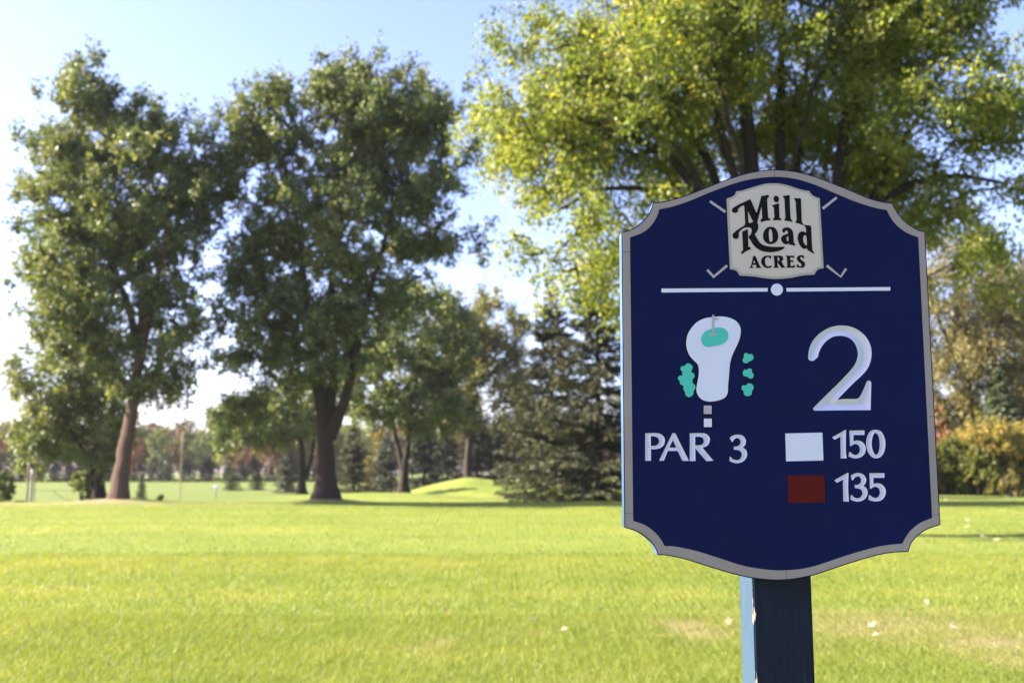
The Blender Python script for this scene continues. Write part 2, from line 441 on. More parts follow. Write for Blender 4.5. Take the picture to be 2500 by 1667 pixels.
def build_tree(name, label, base, stems, ells, n_cl, twigs, per, tl, leaf, lmat, bmat, seed, minz=0.0, group=None, upb=0.45, droop=0.0,
               shell=0.5, void=0.18, keep=None, tipup=0.0, flare=0.8, lumps=0, sig=0.9, shoots=0, wr=0.7):
    """stems: list of (points, base radius, tip radius); the first is the trunk. All points in world metres."""
    rg = np.random.default_rng(seed)
    base = np.asarray(base, float)
    root = empty(name, tuple(base), label, 'tree', group)
    pos, par, rfix = [], [], []
    for si, (pts, r0, r1) in enumerate(stems):
        pts = np.asarray(pts, float); length = np.linalg.norm(np.diff(pts, axis=0), axis=1).sum()
        n = max(6, int(length / 0.45)); path = smooth_path(pts, n)
        path[1:] += rg.standard_normal((n - 1, 3)) * 0.012 * min(1.0, length / 6)
        f = np.linspace(0, 1, n); rad = r0 + (r1 - r0) * f ** 0.8
        if path[0, 2] < base[2] + 0.6:
            rad = rad * (1 + flare * np.exp(-(path[:, 2] - base[2]).clip(0) / 0.38))
            path[0, 2] = base[2] - 0.15
        V, F = tube(path - base, rad, 14 if r0 > 0.15 else 8, seed * 31 + si)
        obj('trunk' if si == 0 else 'limb', mesh(name + '_limb', V, F, bmat, None, True), root)
        i0 = len(pos)
        for q in range(n):
            if path[q, 2] - base[2] > minz:
                pos.append(path[q]); par.append(-1); rfix.append(rad[q] * 0.8)
    cl = blob_points(rg, ells, n_cl, shell, void, lumps, sig)
    if keep is not None: cl = cl[keep(cl)]
    P0 = np.array(pos); npos = len(P0)
    dmin = np.sqrt(((cl[:, None, :] - P0[None]) ** 2).sum(-1)).min(1)
    cl = cl[np.argsort(dmin)]
    cap = npos + len(cl) * 9
    A = np.zeros((cap, 3)); A[:npos] = P0
    par = np.full(cap, -1); k = npos
    for c in cl:
        d = c - A[:k]; ds = np.sqrt((d * d).sum(1)) + 1e-6
        j = int(np.argmin(ds * (1 + 0.9 * np.clip(0.15 - d[:, 2] / ds, 0, 1))))
        m_ = min(8, max(1, int(math.ceil(ds[j] / 0.8)))); prev = j; p0 = A[j].copy()
        for s in range(1, m_ + 1):
            t = s / m_; q = p0 + (c - p0) * t
            q[2] += 0.10 * ds[j] * math.sin(math.pi * t)
            if s < m_: q += rg.standard_normal(3) * 0.05 * ds[j] ** 0.5
            A[k] = q; par[k] = prev; prev = k; k += 1
    acc = np.zeros(k); rad = np.zeros(k)
    for i in range(k - 1, npos - 1, -1):
        rad[i] = max(0.011, acc[i] ** (1 / 2.3)); acc[par[i]] += rad[i] ** 2.3
    idx = np.arange(npos, k); pr_ = par[idx]
    r1 = rad[idx]; r0 = np.where(pr_ < npos, np.minimum(r1 * 1.25, 0.16), np.minimum(rad[pr_], r1 * 1.5))
    V, F = frustums(A[pr_] - base, A[idx] - base, r0, np.maximum(r1 * 0.92, 0.009), 5)
    obj('branchwork', mesh(name + '_branchwork', V, F, bmat, None, True), root, kind='stuff')
    E = np.array(ells); centre = (E[:, :3] * (E[:, 3] * E[:, 4] * E[:, 5])[:, None]).sum(0) / (E[:, 3] * E[:, 4] * E[:, 5]).sum()
    centre = np.array((centre[0], centre[1], centre[2] - 0.25 * E[:, 5].max()))
    V, F, rn = foliage(rg, cl, centre, twigs, per, tl, leaf, upb, droop, tipup=tipup, wr=wr)
    if shoots:
        score = (cl[:, 2] - centre[2]) * 0.8 + np.abs(cl[:, 0] - centre[0]) + rg.standard_normal(len(cl)) * 0.9
        sel = cl[np.argsort(-score)[:shoots]]
        V2, F2, rn2 = foliage(rg, sel, centre, 3, 16, 1.05, leaf * 0.9, 1.5, 0.0, spread=0.4, wr=wr)
        F = np.concatenate((F, F2 + len(V))); V = np.concatenate((V, V2)); rn = np.concatenate((rn, rn2))
    obj('crown', mesh(name + '_crown', V - base.astype(np.float32), F, lmat, {'rnd': rn}), root, kind='stuff')
    return root

def ell(u, v, ru, rv, Y, ry=None, dy=0.0):
    """ellipsoid from its outline in the photo, at its real distance"""
    c = P(u, v, Y + dy); s = np.linalg.norm(c - np.array((0, 0, EYE))) / FPX * math.cos(math.atan((u - CX) / FPX))
    rx, rz = ru * s, rv * s
    return (c[0], c[1], c[2], rx, ry if ry else min(rx, rz) * 0.95, rz)
def pp(lst, Y, dys=None):
    return [P(u, v, Y + (dys[i] if dys else 0)) for i, (u, v) in enumerate(lst)]
def gpt(u, Y):
    x = XG(u, Y); return np.array((x, Y, float(gh(x, Y))))

# maple with the leaning trunk, at the edge of the lawn
Y = 43.0; b = gpt(290, Y)
build_tree('maple_tree', 'tall dense maple with a leaning trunk standing on a bare earth mound', b,
    [([b] + pp([(305, 1100), (322, 1010), (340, 880), (350, 700), (330, 520)], Y), 0.36, 0.14),
     (pp([(338, 900), (365, 760), (400, 600), (415, 420)], Y, [0, -.4, -1, -1.4]), 0.22, 0.06),
     (pp([(340, 860), (310, 740), (260, 600), (215, 400), (190, 270)], Y, [0, .3, .8, .5, 0]), 0.20, 0.05),
     (pp([(330, 960), (250, 880), (160, 800)], Y, [0, -.5, -1]), 0.16, 0.05)],
    [ell(235, 370, 165, 190, Y), ell(230, 620, 190, 200, Y), ell(380, 520, 150, 230, Y), ell(360, 820, 140, 150, Y), ell(170, 790, 120, 120, Y), ell(350, 280, 80, 85, Y), ell(440, 950, 80, 80, Y), ell(300, 930, 120, 90, Y), ell(230, 880, 120, 90, Y), ell(345, 900, 120, 110, Y), ell(200, 275, 105, 105, Y), ell(130, 620, 110, 130, Y), ell(470, 620, 80, 170, Y), ell(110, 440, 90, 100, Y), ell(490, 480, 70, 150, Y)],
    1500, 7, 8, 0.56, 0.18, M['maple'], M['bark_pale'], 3, minz=3.2, tipup=0.4, lumps=125, sig=0.72, shoots=200, upb=0.6, flare=0.4)
# great maple in the middle
Y = 44.5; b = gpt(797, Y)
build_tree('maple_tree', 'largest maple with a thick trunk forking into three stems, shading a strip of lawn', b,
    [([b] + pp([(797, 1120), (790, 1020), (770, 900), (745, 700), (715, 480)], Y), 0.50, 0.10),
     (pp([(797, 1060), (815, 900), (810, 700), (818, 480), (830, 300)], Y, [0, .3, .6, .6, .4]), 0.30, 0.06),
     (pp([(805, 1070), (845, 960), (880, 800), (930, 620), (985, 420)], Y, [0, -.4, -.8, -1, -1]), 0.30, 0.05),
     (pp([(775, 900), (690, 830), (620, 740)], Y, [0, -.6, -1.2]), 0.15, 0.05)],
    [ell(800, 330, 220, 170, Y), ell(850, 260, 125, 95, Y), ell(860, 560, 245, 190, Y), ell(650, 560, 130, 220, Y), ell(640, 800, 125, 170, Y), ell(950, 720, 170, 150, Y), ell(1060, 610, 110, 110, Y), ell(760, 800, 180, 150, Y), ell(1000, 390, 150, 230, Y), ell(890, 285, 140, 120, Y), ell(600, 380, 110, 120, Y), ell(660, 940, 130, 90, Y), ell(700, 900, 150, 100, Y), ell(830, 930, 110, 70, Y), ell(600, 1000, 80, 50, Y), ell(850, 880, 130, 90, Y), ell(560, 640, 70, 160, Y), ell(1080, 620, 80, 90, Y), ell(540, 900, 60, 80, Y), ell(575, 430, 80, 120, Y)],
    2050, 7, 8, 0.56, 0.18, M['maple'], M['bark'], 7, minz=2.6, tipup=0.4, lumps=185, sig=0.74, shoots=280, upb=0.6, flare=0.5)
# big many-stemmed maple behind the sign
Y = 24.0; b = gpt(1895, Y)
near_stems = lambda c: ~((c[:, 1] < Y + 0.5) & (np.abs(c[:, 0] - b[0]) < 2.8 - 0.12 * c[:, 2]) & (c[:, 2] < 10.2)) | (np.sin(c[:, 0] * 91.7 + c[:, 2] * 57.3) > 0.62)
build_tree('silver_maple_tree', 'spreading yellow green maple with many rising stems, standing behind the blue sign', b,
    [([b] + pp([(1885, 1150), (1860, 800), (1835, 440), (1815, 160), (1808, -120)], Y), 0.36, 0.10),
     ([b + (0.25, 0.2, 0)] + pp([(1905, 1000), (1905, 700), (1903, 430), (1905, 210), (1915, -90)], Y, [.2, .3, .4, .6, .8]), 0.26, 0.07),
     ([b + (0.5, -0.1, 0)] + pp([(1950, 1000), (2010, 700), (2048, 440), (2075, 230), (2120, -60)], Y, [-.1, -.1, 0, .1, .2]), 0.34, 0.08),
     (pp([(1880, 1040), (1800, 760), (1680, 440), (1530, 330), (1390, 285)], Y, [0, 0, -.2, -.6, -1.2]), 0.21, 0.05),
     (pp([(1878, 1000), (1810, 700), (1745, 430), (1640, 240), (1570, 40)], Y, [0, .2, .5, .9, 1.2]), 0.20, 0.05),
     (pp([(1872, 950), (1830, 650), (1790, 420), (1720, 180), (1665, -80)], Y, [0, -.3, -.5, -.8, -1.0]), 0.20, 0.05),
     (pp([(1920, 950), (2050, 640), (2170, 480), (2320, 430), (2460, 450)], Y, [0, .1, .3, .5, .6]), 0.18, 0.04),
     (pp([(1900, 800), (1925, 560), (1945, 400), (1960, 240), (1990, 20)], Y, [0, 1, 1.6, 2.0, 2.4]), 0.15, 0.04),
     (pp([(1885, 900), (1840, 640), (1815, 430), (1770, 260), (1720, 60)], Y, [0, -.6, -1.0, -1.4, -1.6]), 0.13, 0.035),
     (pp([(1860, 900), (1760, 640), (1700, 430), (1590, 300), (1480, 190)], Y, [0, -.5, -.9, -1.2, -1.4]), 0.13, 0.035),
     (pp([(1905, 800), (1915, 560), (1930, 430), (1955, 330), (2000, 180)], Y, [0, -.4, -.8, -1, -1.2]), 0.11, 0.03),
     (pp([(1950, 900), (2080, 620), (2160, 420), (2260, 250), (2330, 80)], Y, [0, .2, .4, .5, .6]), 0.15, 0.035),
     (pp([(1850, 820), (1750, 600), (1640, 480), (1480, 460), (1350, 520)], Y, [0, -.2, -.4, -.8, -1.2]), 0.13, 0.035)],
    [ell(1560, 180, 300, 260, Y, 4.5), ell(1370, 340, 240, 170, Y, 3.2), ell(1440, 520, 200, 180, Y, 3.2), ell(1600, 560, 220, 170, Y, 3.5, 1.5), ell(1470, 640, 110, 110, Y, 2.2), ell(1900, 100, 340, 300, Y, 5.0, 1.2), ell(1860, -230, 560, 240, Y, 4.8), ell(2230, 330, 260, 190, Y, 3.6), ell(2380, 520, 200, 140, Y, 3.0, -1.2), ell(2180, 110, 230, 200, Y, 3.8), ell(2250, 600, 110, 100, Y, 2.2, -.8), ell(1880, 470, 320, 170, Y, 3.0, 3.2), ell(1215, 430, 110, 130, Y, 1.5), ell(1300, 560, 110, 110, Y, 1.6), ell(1230, 90, 120, 80, Y, 1.6), ell(1420, 640, 170, 160, Y, 2.4), ell(1330, 200, 180, 180, Y, 2.8), ell(1510, 710, 150, 120, Y, 2.2), ell(2440, 330, 130, 110, Y, 2.4), ell(2420, 660, 130, 80, Y, 2.0, -1), ell(2130, 480, 200, 120, Y, 3.0, 1)],
    3600, 8, 10, 0.64, 0.115, M['silver'], M['bark_dark'], 12, minz=3.0, upb=0.15, droop=0.28, lumps=370, sig=0.58, keep=near_stems, wr=0.6)
# low tree beside the leaning maple
Y = 52.0; b = gpt(245, Y)
build_tree('maple_tree', 'low pale leafy tree with drooping boughs beside the leaning maple trunk', b,
    [([b] + pp([(240, 1130), (235, 1050), (200, 960)], Y), 0.30, 0.08),
     (pp([(228, 1190), (215, 1120), (160, 1030)], Y, [0, -.3, -.8]), 0.15, 0.05)],
    [ell(150, 910, 115, 110, Y, 2.4), ell(130, 1040, 95, 80, Y, 2.0), ell(230, 1000, 85, 120, Y, 2.2), ell(110, 1110, 50, 40, Y, 1.2), ell(270, 1120, 30, 60, Y, 1.2)],
    430, 8, 11, 0.7, 0.18, M['maple_pale'], M['bark_dark'], 21, minz=1.0, droop=0.2, upb=0.2)
# trees round the green
Y = 69.0; b = gpt(985, Y)
build_tree('maple_tree', 'dark green tree with a slim forked trunk between the biggest maple and the raised green', b,
    [([b] + pp([(990, 1130), (1000, 1050), (1005, 900)], Y), 0.34, 0.1), (pp([(985, 1150), (960, 1040), (930, 920)], Y, [0, .5, 1]), 0.22, 0.06)],
    [ell(1030, 830, 130, 120, Y, 3.5), ell(960, 950, 120, 90, Y, 3.2), ell(1060, 980, 90, 80, Y, 3)],
    560, 7, 10, 0.95, 0.25, M['maple'], M['bark_dark'], 31, minz=3.0)
Y = 92.0; b = gpt(1142, Y)
build_tree('maple_tree', 'round topped olive green tree on a straight trunk behind the raised green', b,
    [([b] + pp([(1143, 1110), (1150, 1040), (1165, 900)], Y), 0.48, 0.14), (pp([(1145, 1070), (1110, 980), (1090, 880)], Y), 0.24, 0.08)],
    [ell(1180, 820, 105, 105, Y, 3.6), ell(1120, 850, 90, 90, Y, 3.2), ell(1190, 950, 125, 100, Y, 4), ell(1110, 960, 90, 90, Y, 3.4), ell(1250, 1010, 60, 70, Y, 2.6)],
    600, 7, 10, 1.15, 0.28, M['gold_green'], M['bark'], 33, minz=3.6, upb=0.6)
Y = 84.0; b = gpt(735, Y)
build_tree('maple_tree', 'spreading background tree with a dark trunk seen just past the biggest trunk', b,
    [([b] + pp([(738, 1150), (735, 1080), (700, 1000)], Y), 0.38, 0.1), (pp([(748, 1170), (765, 1090), (770, 1000)], Y), 0.22, 0.08)],
    [ell(640, 1030, 120, 60, Y, 3.2), ell(720, 1000, 90, 75, Y, 3.2), ell(590, 1080, 60, 40, Y, 2)],
    360, 7, 10, 1.0, 0.28, M['maple'], M['bark_dark'], 35, minz=2.2)
# golden weeping trees beyond the shrubs
for i, (u, Y, us) in enumerate(((2360, 66.0, 1.0), (2560, 70.0, 1.1), (2080, 72.0, 1.0), (1720, 70.0, 0.95))):
    b = gpt(u, Y)
    lab = ['weeping golden tree hanging over the autumn shrubs', 'golden weeping tree beyond the tall pine', 'golden weeping tree hidden behind the blue sign', 'golden weeping tree near the tall spruces behind the sign'][i]
    build_tree('weeping_tree', lab, b,
        [([b] + pp([(u + 3, 1050), (u - 5, 880), (u, 700)], Y), 0.36, 0.08), (pp([(u, 950), (u + 70, 820), (u + 110, 700)], Y), 0.2, 0.06), (pp([(u, 930), (u - 60, 800), (u - 90, 720)], Y), 0.2, 0.06)],
        [ell(u, 700, 150 * us, 140, Y, 3.4), ell(u + 70, 830, 120 * us, 130, Y, 3.2), ell(u - 60, 850, 110 * us, 140, Y, 3.2), ell(u + 20, 930, 130, 80, Y, 3)],
        620 if i < 2 else 260, 8, 11, 1.1, 0.24, M['gold'], M['bark_dark'], 41 + i, minz=4.0, upb=-0.1, droop=0.8, wr=0.4, group='weeping golden trees', void=0.25)

# ---- spruces and pines
def conifer_mesh(H, R, seed, lmat, bmat, dens=1.0, droop=0.35, clear=0.03, card=0.34, gap=0.36, flat=1.0):
    rg = np.random.default_rng(seed)
    n = 14; z = np.linspace(-0.1, H, n); path = np.stack((rg.standard_normal(n) * 0.03, rg.standard_normal(n) * 0.03, z), -1)
    tv, tf = tube(path, 0.021 * H * (1 - z / H).clip(0.03) + 0.01, 9, seed)
    trunk = mesh('conifer_trunk', tv, tf, bmat, None, True)
    C, AX, NR, LN, RN, B0, B1, BR = [], [], [], [], [], [], [], []
    h = clear * H
    while h < H * 0.985:
        f = (h - clear * H) / (H * (1 - clear)); L0 = R * (1 - f) ** 0.85 * (0.55 + 0.45 * min(1, f * 8 + 0.45)) + 0.12
        nb = int(rg.integers(7, 10)) if L0 > 0.8 else 6
        a0 = rg.uniform(0, 6.28)
        for k in range(nb):
            az = a0 + k * 6.283 / nb + rg.normal(0, 0.22); Lb = L0 * rg.uniform(0.62, 1.16)
            o = np.array((math.cos(az), math.sin(az), 0)); hb = h + rg.normal(0, gap * 0.3)
            rise = 0.25 * f - droop * (1 - f) * rg.uniform(0.6, 1.3)
            ns = max(6, int(46 * dens * (Lb / 2.6 + 0.18)))
            t = rg.random(ns) ** 0.7
            ax_p = lambda t: o[None] * (Lb * t)[:, None] + np.array((0, 0, 1.0))[None] * (hb + Lb * (rise * t + 0.16 * t ** 2.5))[:, None]
            p = ax_p(t); sd = rg.choice((-1, 1), ns)
            sv = np.array((-o[1], o[0], 0))
            lat = (1 - t * 0.75) * Lb * 0.34 * rg.random(ns)
            p = p + sv[None] * (sd * lat)[:, None]; p[:, 2] -= lat * 0.42 * flat + rg.random(ns) ** 2 * 0.16
            d = unit(o[None] * 0.8 + sv[None] * (sd * rg.uniform(0.2, 1.0, ns))[:, None] + np.array((0, 0, -0.28)) + rg.standard_normal((ns, 3)) * 0.22)
            C.append(p); AX.append(d); NR.append(unit(np.array((0, 0, 1.0)) + rg.standard_normal((ns, 3)) * 0.45))
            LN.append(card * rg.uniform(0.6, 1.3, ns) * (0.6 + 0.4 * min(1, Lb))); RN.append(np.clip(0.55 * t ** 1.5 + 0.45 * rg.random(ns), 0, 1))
            q = ax_p(np.linspace(0, 0.92, 4)); B0.append(q[:-1]); B1.append(q[1:]); BR.append(np.array((0.022, 0.015, 0.009)) * (0.4 + Lb / 2.5))
        h += gap * (0.75 + 0.5 * rg.random()) * (0.55 + 0.45 * (1 - f))
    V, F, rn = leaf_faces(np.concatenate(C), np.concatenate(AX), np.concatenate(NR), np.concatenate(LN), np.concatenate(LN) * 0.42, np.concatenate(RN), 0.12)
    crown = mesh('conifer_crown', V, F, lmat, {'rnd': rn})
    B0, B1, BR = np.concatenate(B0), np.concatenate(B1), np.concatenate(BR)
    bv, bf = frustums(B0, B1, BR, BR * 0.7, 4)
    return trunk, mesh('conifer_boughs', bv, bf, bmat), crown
def place_conifer(name, label, u, Y, proto, sc=1.0, sz=None, group=None, cat='tree', rz=None, mat=None):
    g = gpt(u, Y)
    root = empty(name, tuple(g - (0, 0, 0.05)), label, cat, group, R_.uniform(0, 6.28) if rz is None else rz)
    root.scale = (sc, sc, sz or sc)
    for nm, me in zip(('trunk', 'branchwork', 'crown'), proto):
        o = obj(nm, me, root, kind='stuff' if nm != 'trunk' else None)
        if mat and nm == 'crown':
            o.material_slots[0].link = 'OBJECT'; o.material_slots[0].material = mat
    return root
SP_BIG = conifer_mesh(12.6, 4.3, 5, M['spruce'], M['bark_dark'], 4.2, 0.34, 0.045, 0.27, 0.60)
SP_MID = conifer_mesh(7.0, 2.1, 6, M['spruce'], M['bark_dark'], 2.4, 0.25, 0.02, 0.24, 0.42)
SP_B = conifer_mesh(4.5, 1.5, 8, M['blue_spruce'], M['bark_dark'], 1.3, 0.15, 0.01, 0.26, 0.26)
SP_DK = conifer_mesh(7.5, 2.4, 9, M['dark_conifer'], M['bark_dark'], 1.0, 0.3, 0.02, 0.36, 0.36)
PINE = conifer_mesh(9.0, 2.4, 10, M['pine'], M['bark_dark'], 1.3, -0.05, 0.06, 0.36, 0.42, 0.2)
place_conifer('spruce_tree', 'tall broad spruce with sunlit layered boughs next to the sign edge', 1462, 52.0, SP_BIG, 1.0)
place_conifer('spruce_tree', 'darker narrow spruce tucked against the tall broad spruce', 1350, 57.0, SP_BIG, 0.88, 0.95)
for u, Y, pr_, sc, lab in (
    (862, 74.0, SP_MID, 0.78, 'small dark spruce just past the thickest trunk'),
    (940, 80.0, SP_B, 1.05, 'pale sunlit spruce beside the slim forked trunk'),
    (700, 90.0, SP_B, 0.9, 'pale greyish spruce behind the background tree'),
    (1225, 100.0, SP_DK, 1.0, 'dark conifer behind the raised green beside the narrow spruce')):
    place_conifer('spruce_tree', lab, u, Y, pr_, sc)
for i, (u, Y) in enumerate(((1035, 99.0), (1092, 103.0), (1165, 101.0), (1280, 104.0), (1400, 100.0), (1330, 98.0))):
    place_conifer('spruce_tree', 'dark conifer in the row behind the raised green', u, Y, SP_DK, [1.0, 0.95, 1.15, 1.2, 1.2, 1.1][i], group='dark conifers behind the green')
for i, (u, Y, sc) in enumerate(((567, 100.0, 0.52), (627, 102.0, 0.50))):
    place_conifer('young_spruce', 'small cone shaped evergreen standing on the far lawn', u, Y, SP_MID, sc, sc * 0.62, group='small evergreens on the far lawn')
place_conifer('young_spruce', 'small evergreen just past the leaning maple trunk', 345, 64.0, SP_MID, 0.22, 0.23)
place_conifer('pine_tree', 'soft green pine above the autumn shrubs', 2455, 60.0, PINE, 0.80, 0.84)
for i, (u, Y, sc) in enumerate(((2310, 68.0, 0.85), (2380, 72.0, 0.95), (2520, 67.0, 1.1), (2200, 70.0, 1.0), (1980, 71.0, 1.05), (1830, 69.0, 1.0), (1620, 66.0, 0.95))):
    place_conifer('spruce_tree', 'dark conifer in the row behind the autumn shrubs', u, Y, SP_DK, sc, group='dark conifers behind the shrubs')

# ---- shrubs
def shrub(name, label, u, Y, w, h, lmat, seed, group=None, cone=False, n=70, leaf=0.15):
    rg = np.random.default_rng(seed); g = gpt(u, Y)
    root = empty(name, tuple(g), label, 'shrub', group); root.scale = (1.0, 1.0, 1.12)
    if cone: ells = [(0, 0, h * 0.38, w * .5, w * .5, h * .42), (0, 0, h * 0.66, w * .3, w * .3, h * .34)]
    else: ells = [(0, 0, h * 0.45, w * .5, w * .42, h * .5), (rg.uniform(-.25, .25) * w, rg.uniform(-.1, .1) * w, h * 0.68, w * .3, w * .3, h * .3), (rg.uniform(-.35, .35) * w, -0.1 * w, h * 0.32, w * .36, w * .34, h * .33)]
    cl = blob_points(rg, ells, n, 0.6, 0.12); cl = cl[cl[:, 2] > 0.1]
    k = 5; a = np.linspace(0, 6.28, k, endpoint=False)
    p0 = np.stack((np.cos(a) * 0.1 * w, np.sin(a) * 0.1 * w, np.full(k, -0.05)), -1)
    p1 = np.stack((np.cos(a) * 0.24 * w, np.sin(a) * 0.24 * w, np.full(k, h * 0.6)), -1)
    V, F = frustums(p0, p1, np.full(k, 0.05), np.full(k, 0.02), 6)
    obj('stem', mesh(name + '_stem', V, F, M['bark_dark']), root)
    V, F, rn = foliage(rg, cl, np.array((0, 0, h * 0.25)), 7, 9, 0.24 * (w * h) ** .5 * 0.6, leaf, 0.5)
    obj('foliage', mesh(name + '_foliage', V, F, lmat, {'rnd': rn}), root, kind='stuff')
    return root
for i, (u, Y, w, h, mt, lab) in enumerate((
    (2320, 56.5, 2.2, 2.7, 'green_bush', 'yellow green shrub at the sign edge below the weeping tree'),
    (2360, 57.5, 2.6, 4.0, 'autumn_bush', 'tall golden autumn shrub below the dark conifers'),
    (2395, 55.5, 2.0, 2.2, 'green_bush', 'low green shrub in front of the golden shrub'),
    (2430, 57.0, 2.4, 3.9, 'autumn_bush', 'orange and gold shrub with a reddish top below the pine'),
    (2490, 57.5, 2.6, 3.6, 'autumn_bush', 'orange shrub behind the small cone shaped shrub'),
    (2560, 57.0, 2.8, 3.4, 'green_bush', 'green shrub past the end of the orange shrubs'),
    (2640, 58.0, 2.8, 3.6, 'autumn_bush', 'golden shrub at the far end of the hedge'),
    (2230, 57.0, 3.0, 3.2, 'autumn_bush', 'golden shrub mostly behind the sign'),
    (2120, 58.0, 3.0, 3.0, 'green_bush', 'green shrub hidden behind the sign'),
    (1980, 58.5, 3.0, 3.3, 'autumn_bush', 'golden shrub behind the middle of the sign'),
    (1840, 59.0, 3.0, 3.0, 'green_bush', 'green shrub behind the sign panel'),
    (1690, 59.0, 3.0, 2.8, 'autumn_bush', 'golden shrub behind the sign near the spruces'),
    (1565, 60.0, 2.6, 2.2, 'green_bush', 'sunlit green shrub beside the spruce trunk'))):
    shrub('shrub', lab, u, Y, w, h, M[mt], 100 + i, 'autumn shrubs along the edge of the lawn', n=200, leaf=0.125)
shrub('small_shrub', 'small cone shaped yellow shrub in front of the orange shrubs', 2470, 53.5, 1.0, 1.25, M['gold'], 130, cone=True, n=60, leaf=0.08)
shrub('brown_shrub', 'narrow russet shrub against the dark conifers beside the sign', 2295, 60.0, 1.4, 4.6, M['russet'], 131, n=70, leaf=0.17)
shrub('round_bush', 'round dark olive bush on the edge of the lawn beside the wooden posts', 2, 46.5, 1.05, 1.15, M['maple'], 132, n=70, leaf=0.1)
shrub('low_bush', 'tiny dark bush on the far lawn past the leaning maple', 392, 60.0, 0.36, 0.32, M['maple'], 133, n=30, leaf=0.07)
shrub('shrub', 'green undergrowth shrub at the foot of the low pale tree', 205, 53.5, 1.2, 1.5, M['maple_pale'], 134, n=60, leaf=0.14)
shrub('shrub', 'yellow leaved bush glowing between the small spruces', 915, 93.0, 2.0, 5.2, M['gold'], 135, n=80, leaf=0.22)

# ---- woodland beyond the far field
def wood_proto(seed, H, W, mat, n=120):
    rg = np.random.default_rng(seed)
    z = np.linspace(-0.2, H * 0.8, 8); path = np.stack((rg.standard_normal(8) * 0.08, rg.standard_normal(8) * 0.08, z), -1)
    tv, tf = tube(path, 0.17 * (1 - 0.75 * np.linspace(0, 1, 8)), 7, seed)
    ells = [(0, 0, H * .72, W * .5, W * .5, H * .28), (rg.uniform(-.2, .2) * W, 0, H * .42, W * .40, W * .40, H * .24), (rg.uniform(-.2, .2) * W, 0, H * .86, W * .3, W * .3, H * .15)]
    cl = blob_points(rg, ells, n, 0.5, 0.15)
    V, F, rn = foliage(rg, cl, np.array((0, 0, H * .5)), 5, 7, 0.9, 0.34, 0.4)
    return mesh('wood_trunk', tv, tf, M['bark_tan'], None, True), mesh('wood_crown', V, F, M[mat], {'rnd': rn})
WOOD = [(wood_proto(200, 12.0, 5.5, 'olive'), 'olive green tree in the far woodland edge'), (wood_proto(201, 11.0, 5.0, 'tan'), 'tan autumn tree in the far woodland edge'),
        (wood_proto(202, 10.5, 5.0, 'russet'), 'russet autumn tree in the far woodland edge'), (wood_proto(203, 12.5, 5.5, 'maple'), 'dark green tree in the far woodland edge')]
rw = np.random.default_rng(77)
k = 0
for row, (Y0, step, u0, u1) in enumerate(((172, 34, -170, 900), (182, 40, -180, 1100), (196, 40, -200, 1500), (214, 46, -220, 2400), (236, 52, -240, 3600))):
    u = u0
    while u < u1:
        j = int(rw.choice(4, p=(0.32, 0.33, 0.17, 0.18)))
        (tm, cm), lab = WOOD[j]
        g = gpt(u + rw.uniform(-9, 9), Y0 + rw.uniform(-4, 4)); s = rw.uniform(0.72, 1.05) * (0.80 + 0.07 * row)
        root = empty('woodland_tree', tuple(g), lab, 'tree', 'woodland trees beyond the far field', rw.uniform(0, 6.28))
        root.scale = (s, s, s)
        obj('trunk', tm, root); obj('crown', cm, root, kind='stuff')
        u += step * rw.uniform(0.7, 1.3); k += 1
UNDER = conifer_mesh(4.2, 1.9, 15, M['dark_conifer'], M['bark_dark'], 0.5, 0.1, 0.0, 0.5, 0.42)
u = -170
while u < 900:
    place_conifer('young_conifer', 'low dark conifer at the foot of the far woodland', u, 168 + rw.uniform(-2, 8), UNDER, rw.uniform(0.6, 1.2), group='low conifers at the woodland foot')
    u += rw.uniform(24, 52)

# ------------------------------------------------------------------ air
m, nt, N, L, out = new_mat('haze_air')
pv = N.new('ShaderNodeVolumePrincipled')
pv.inputs['Color'].default_value = (0.86, 0.90, 1.0, 1); pv.inputs['Density'].default_value = 0.00012
pv.inputs['Anisotropy'].default_value = 0.3
L.new(pv.outputs[0], out.inputs['Volume'])
hx = np.array([(x, y, z) for x in (-420, 420) for y in (-40, 420) for z in (-3, 27)], float)
haze = obj('haze', mesh('haze', hx, np.array([(0, 1, 3, 2), (4, 6, 7, 5), (0, 4, 5, 1), (2, 3, 7, 6), (0, 2, 6, 4), (1, 5, 7, 3)]), m), kind='stuff')
tag(haze, 'thin pale autumn haze over the course', 'haze')

